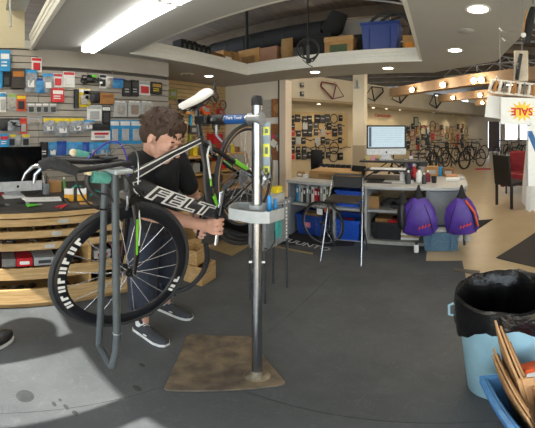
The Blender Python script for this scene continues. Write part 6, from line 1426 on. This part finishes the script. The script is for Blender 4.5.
# bicycle frames on the bulkhead
def bikeframe(px, py, s, c, label, flip=1):
    p, k = far_pt(px, py, -.08); t = thing('frameset', label, 'bicycle frame', p, ang_d, 'bicycle frames hung on the bulkhead')
    f = flip; bbp, stp, htp, hbp, rax = (-.05 * f * s, -.22 * s), (-.17 * f * s, .2 * s), (.33 * f * s, .22 * s), (.36 * f * s, .1 * s), (-.45 * f * s, -.12 * s)
    for nm, a, b, r in (('seat_tube', bbp, stp, .016), ('top_tube', stp, htp, .016), ('down_tube', hbp, bbp, .02), ('head_tube', htp, hbp, .02), ('chainstay', bbp, rax, .011), ('seatstay', stp, rax, .010)):
        MB().tube([(a[0], -.02, a[1]), (b[0], -.02, b[1])], r * 1.15 * s, 10).build(nm, c, t)
    MB().box((-.17 * f * s, .03, .26 * s), (.03, .12, .02)).build('hanger', steel, t)
bikeframe(331, 91, 1.0, mat('dark_red_frame', '5a161c', .35), 'dark red and black bicycle frame on the bulkhead, leftmost', -1)
bikeframe(375, 94, 1.05, black, 'black bicycle frame on the bulkhead, second from the left', 1)
bikeframe(401, 96, 1.2, dblack, 'black bicycle frame on the bulkhead, third from the left, tilted', 1)
bikeframe(437, 101, 1.45, dblack, 'black bicycle frame on the bulkhead, rightmost', 1)
for i, (px, py) in enumerate(((302, 85), (302, 94))):
    far_item(px, py, 'box', ['upper', 'lower'][i] + ' small dark box on the bulkhead left of the red frame', dgrey, 1.0, -.05, cat='box', name='speaker_box')
# upright display bicycle, one model with its parts
def make_bike(name, label, loc, rz, c, group='display bicycles on the shop floor'):
    t = thing(name, label, 'bicycle', loc, rz, group)
    for x, nm in ((-.5, 'rear_wheel'), (.5, 'front_wheel')):
        w_ = MB().ring((0, 0, 0), .325, .022, 'Y', 32, 6).build(nm, rubber, t, loc=(x, 0, .345))
        MB().ring((0, 0, 0), .30, .009, 'Y', 32, 6).build('rim', dgrey, w_); MB().cyl((0, -.05, 0), (0, .05, 0), .022, n=10).build('hub', dgrey, w_)
        m = MB()
        for k in range(12):
            a = k * PI / 6; m.tube([(0, 0, 0), (.3 * math.cos(a), 0, .3 * math.sin(a))], .0016, 4)
        m.build('spokes', spk, w_)
    q = dict(bb=(-.06, .30), st=(-.20, .80), ht=(.34, .84), hb=(.37, .72), fa=(.5, .345), ra=(-.5, .345))
    V = lambda k: Vector((q[k][0], 0, q[k][1]))
    m = MB(); m.tube([V('bb'), V('st')], .017, 8); m.tube([V('st') + Vector((.01, 0, -.04)), V('ht') + Vector((0, 0, -.02))], .016, 8); m.tube([V('hb'), V('bb')], .021, 8); m.tube([V('ht'), V('hb')], .02, 8)
    for s_ in (-.05, .05): m.tube([V('bb'), V('ra') + Vector((0, s_, 0))], .009, 6); m.tube([V('st') + Vector((.01, 0, -.06)), V('ra') + Vector((0, s_, 0))], .008, 6)
    m.build('frame', c, t)
    m = MB()
    for s_ in (-.05, .05): m.tube([V('hb') + Vector((0, s_ * .8, 0)), V('fa') + Vector((0, s_, 0))], .013, 8)
    m.box(V('hb'), (.04, .11, .03)); m.build('fork', c, t)
    MB().tube([V('st'), V('st') + Vector((-.04, 0, .15))], .012, 8).build('seatpost', steel, t)
    MB().ball(V('st') + Vector((-.05, 0, .17)), (.13, .06, .025)).build('saddle', black, t)
    MB().tube([(.30, -.30, 1.0), (.33, -.1, .98), (.33, .1, .98), (.30, .30, 1.0)], .012, 8).build('handlebar', black, t); MB().tube([V('ht'), V('ht') + Vector((-.02, 0, .14))], .014, 8).build('stem', black, t)
    MB().lathe([(.07, 0), (.09, 0), (.09, .006), (.07, .006), (.07, 0)], (-.06, -.045, .30), 20, Matrix.Rotation(PI / 2, 4, 'X')).build('chainring', dgrey, t)
    MB().tube([(-.06, -.07, .30), (-.12, -.07, .15)], .008).build('crank', dgrey, t)
    return t
p1 = Pz(466, 172, 0); p2 = Pz(480, 169, 0); hd_ = lambda p: math.atan2(-p.y, -p.x)
b1 = make_bike('display_bicycle', 'black display bicycle on the shop floor, the nearest, front wheel towards the desk', (p1.x - .35, p1.y + .3, -.008), hd_(p1) - R(38), dblack)
row = [((p2.x - .2, p2.y + .4), 0, 'black display bicycle just right of the nearest one'), ((p1.x - .9, p1.y + .9), 12, 'black display bicycle left of the nearest, behind the desk corner'), ((p1.x - 1.1, p1.y + 2.3), -6, 'dark display bicycle farther back along the far wall, left'), ((p2.x - .5, p2.y + 2.2), 8, 'dark display bicycle in the second row, middle'), ((p2.x + .3, p2.y + 3.0), -9, 'dark display bicycle in the second row, right')]
for i, (xy, a, lab) in enumerate(row): dup(b1, (xy[0], xy[1], -.008), b1.rotation_euler.z + R(a), lab)
for i in range(4):
    q = Pd(503 + i * 11, 165, 12.2 + (i % 2) * 2.2); dup(b1, (q.x, q.y, -.008), R(-70 + 8 * i), 'dark bicycle in the far row below the windows, number %s from the left' % ['one', 'two', 'three', 'four'][i], 'bicycles in the far row below the windows')
for i, (px, lab) in enumerate(((409, 'left'), (421, 'middle'), (434, 'right'))):
    q = Pd(px, 150, 5.9 + i * 1.1); dup(b1, (q.x, q.y, -.008), R(200 + 25 * i), lab + ' dark display bicycle standing close behind the desk')
t = thing('pedal_mat', 'small red mat under the second display bicycle', 'mat', (p2.x + .1, p2.y - .05, -.008)); MB().bb(-.3, .3, -.12, .12, 0, .02).build('mat', red, t, bev=.004); MB().bb(-.25, .25, -.03, .03, .02, .03).build('groove', dblack, t)
# shoe at the left picture edge and floor stains
t = thing('shoe', 'black sneaker with white sole at the left picture edge on the floor', 'shoe', Pz(-3, 345, 0), R(-50)); b_ = MB(); b_.ball((0, 0, .045), (.12, .045, .045)); b_.ball((-.06, 0, .075), (.055, .04, .04)); b_.build('upper', black, t); MB().lathe([(.001, 0), (1, 0), (1.02, .5), (1, 1), (.001, 1)], n=24, M=Matrix.Diagonal((.125, .05, .022, 1))).build('sole', decal, t); MB().tube([(.02, -.03, .085), (.04, 0, .092), (.06, .03, .08)], .003).build('laces', decal, t)
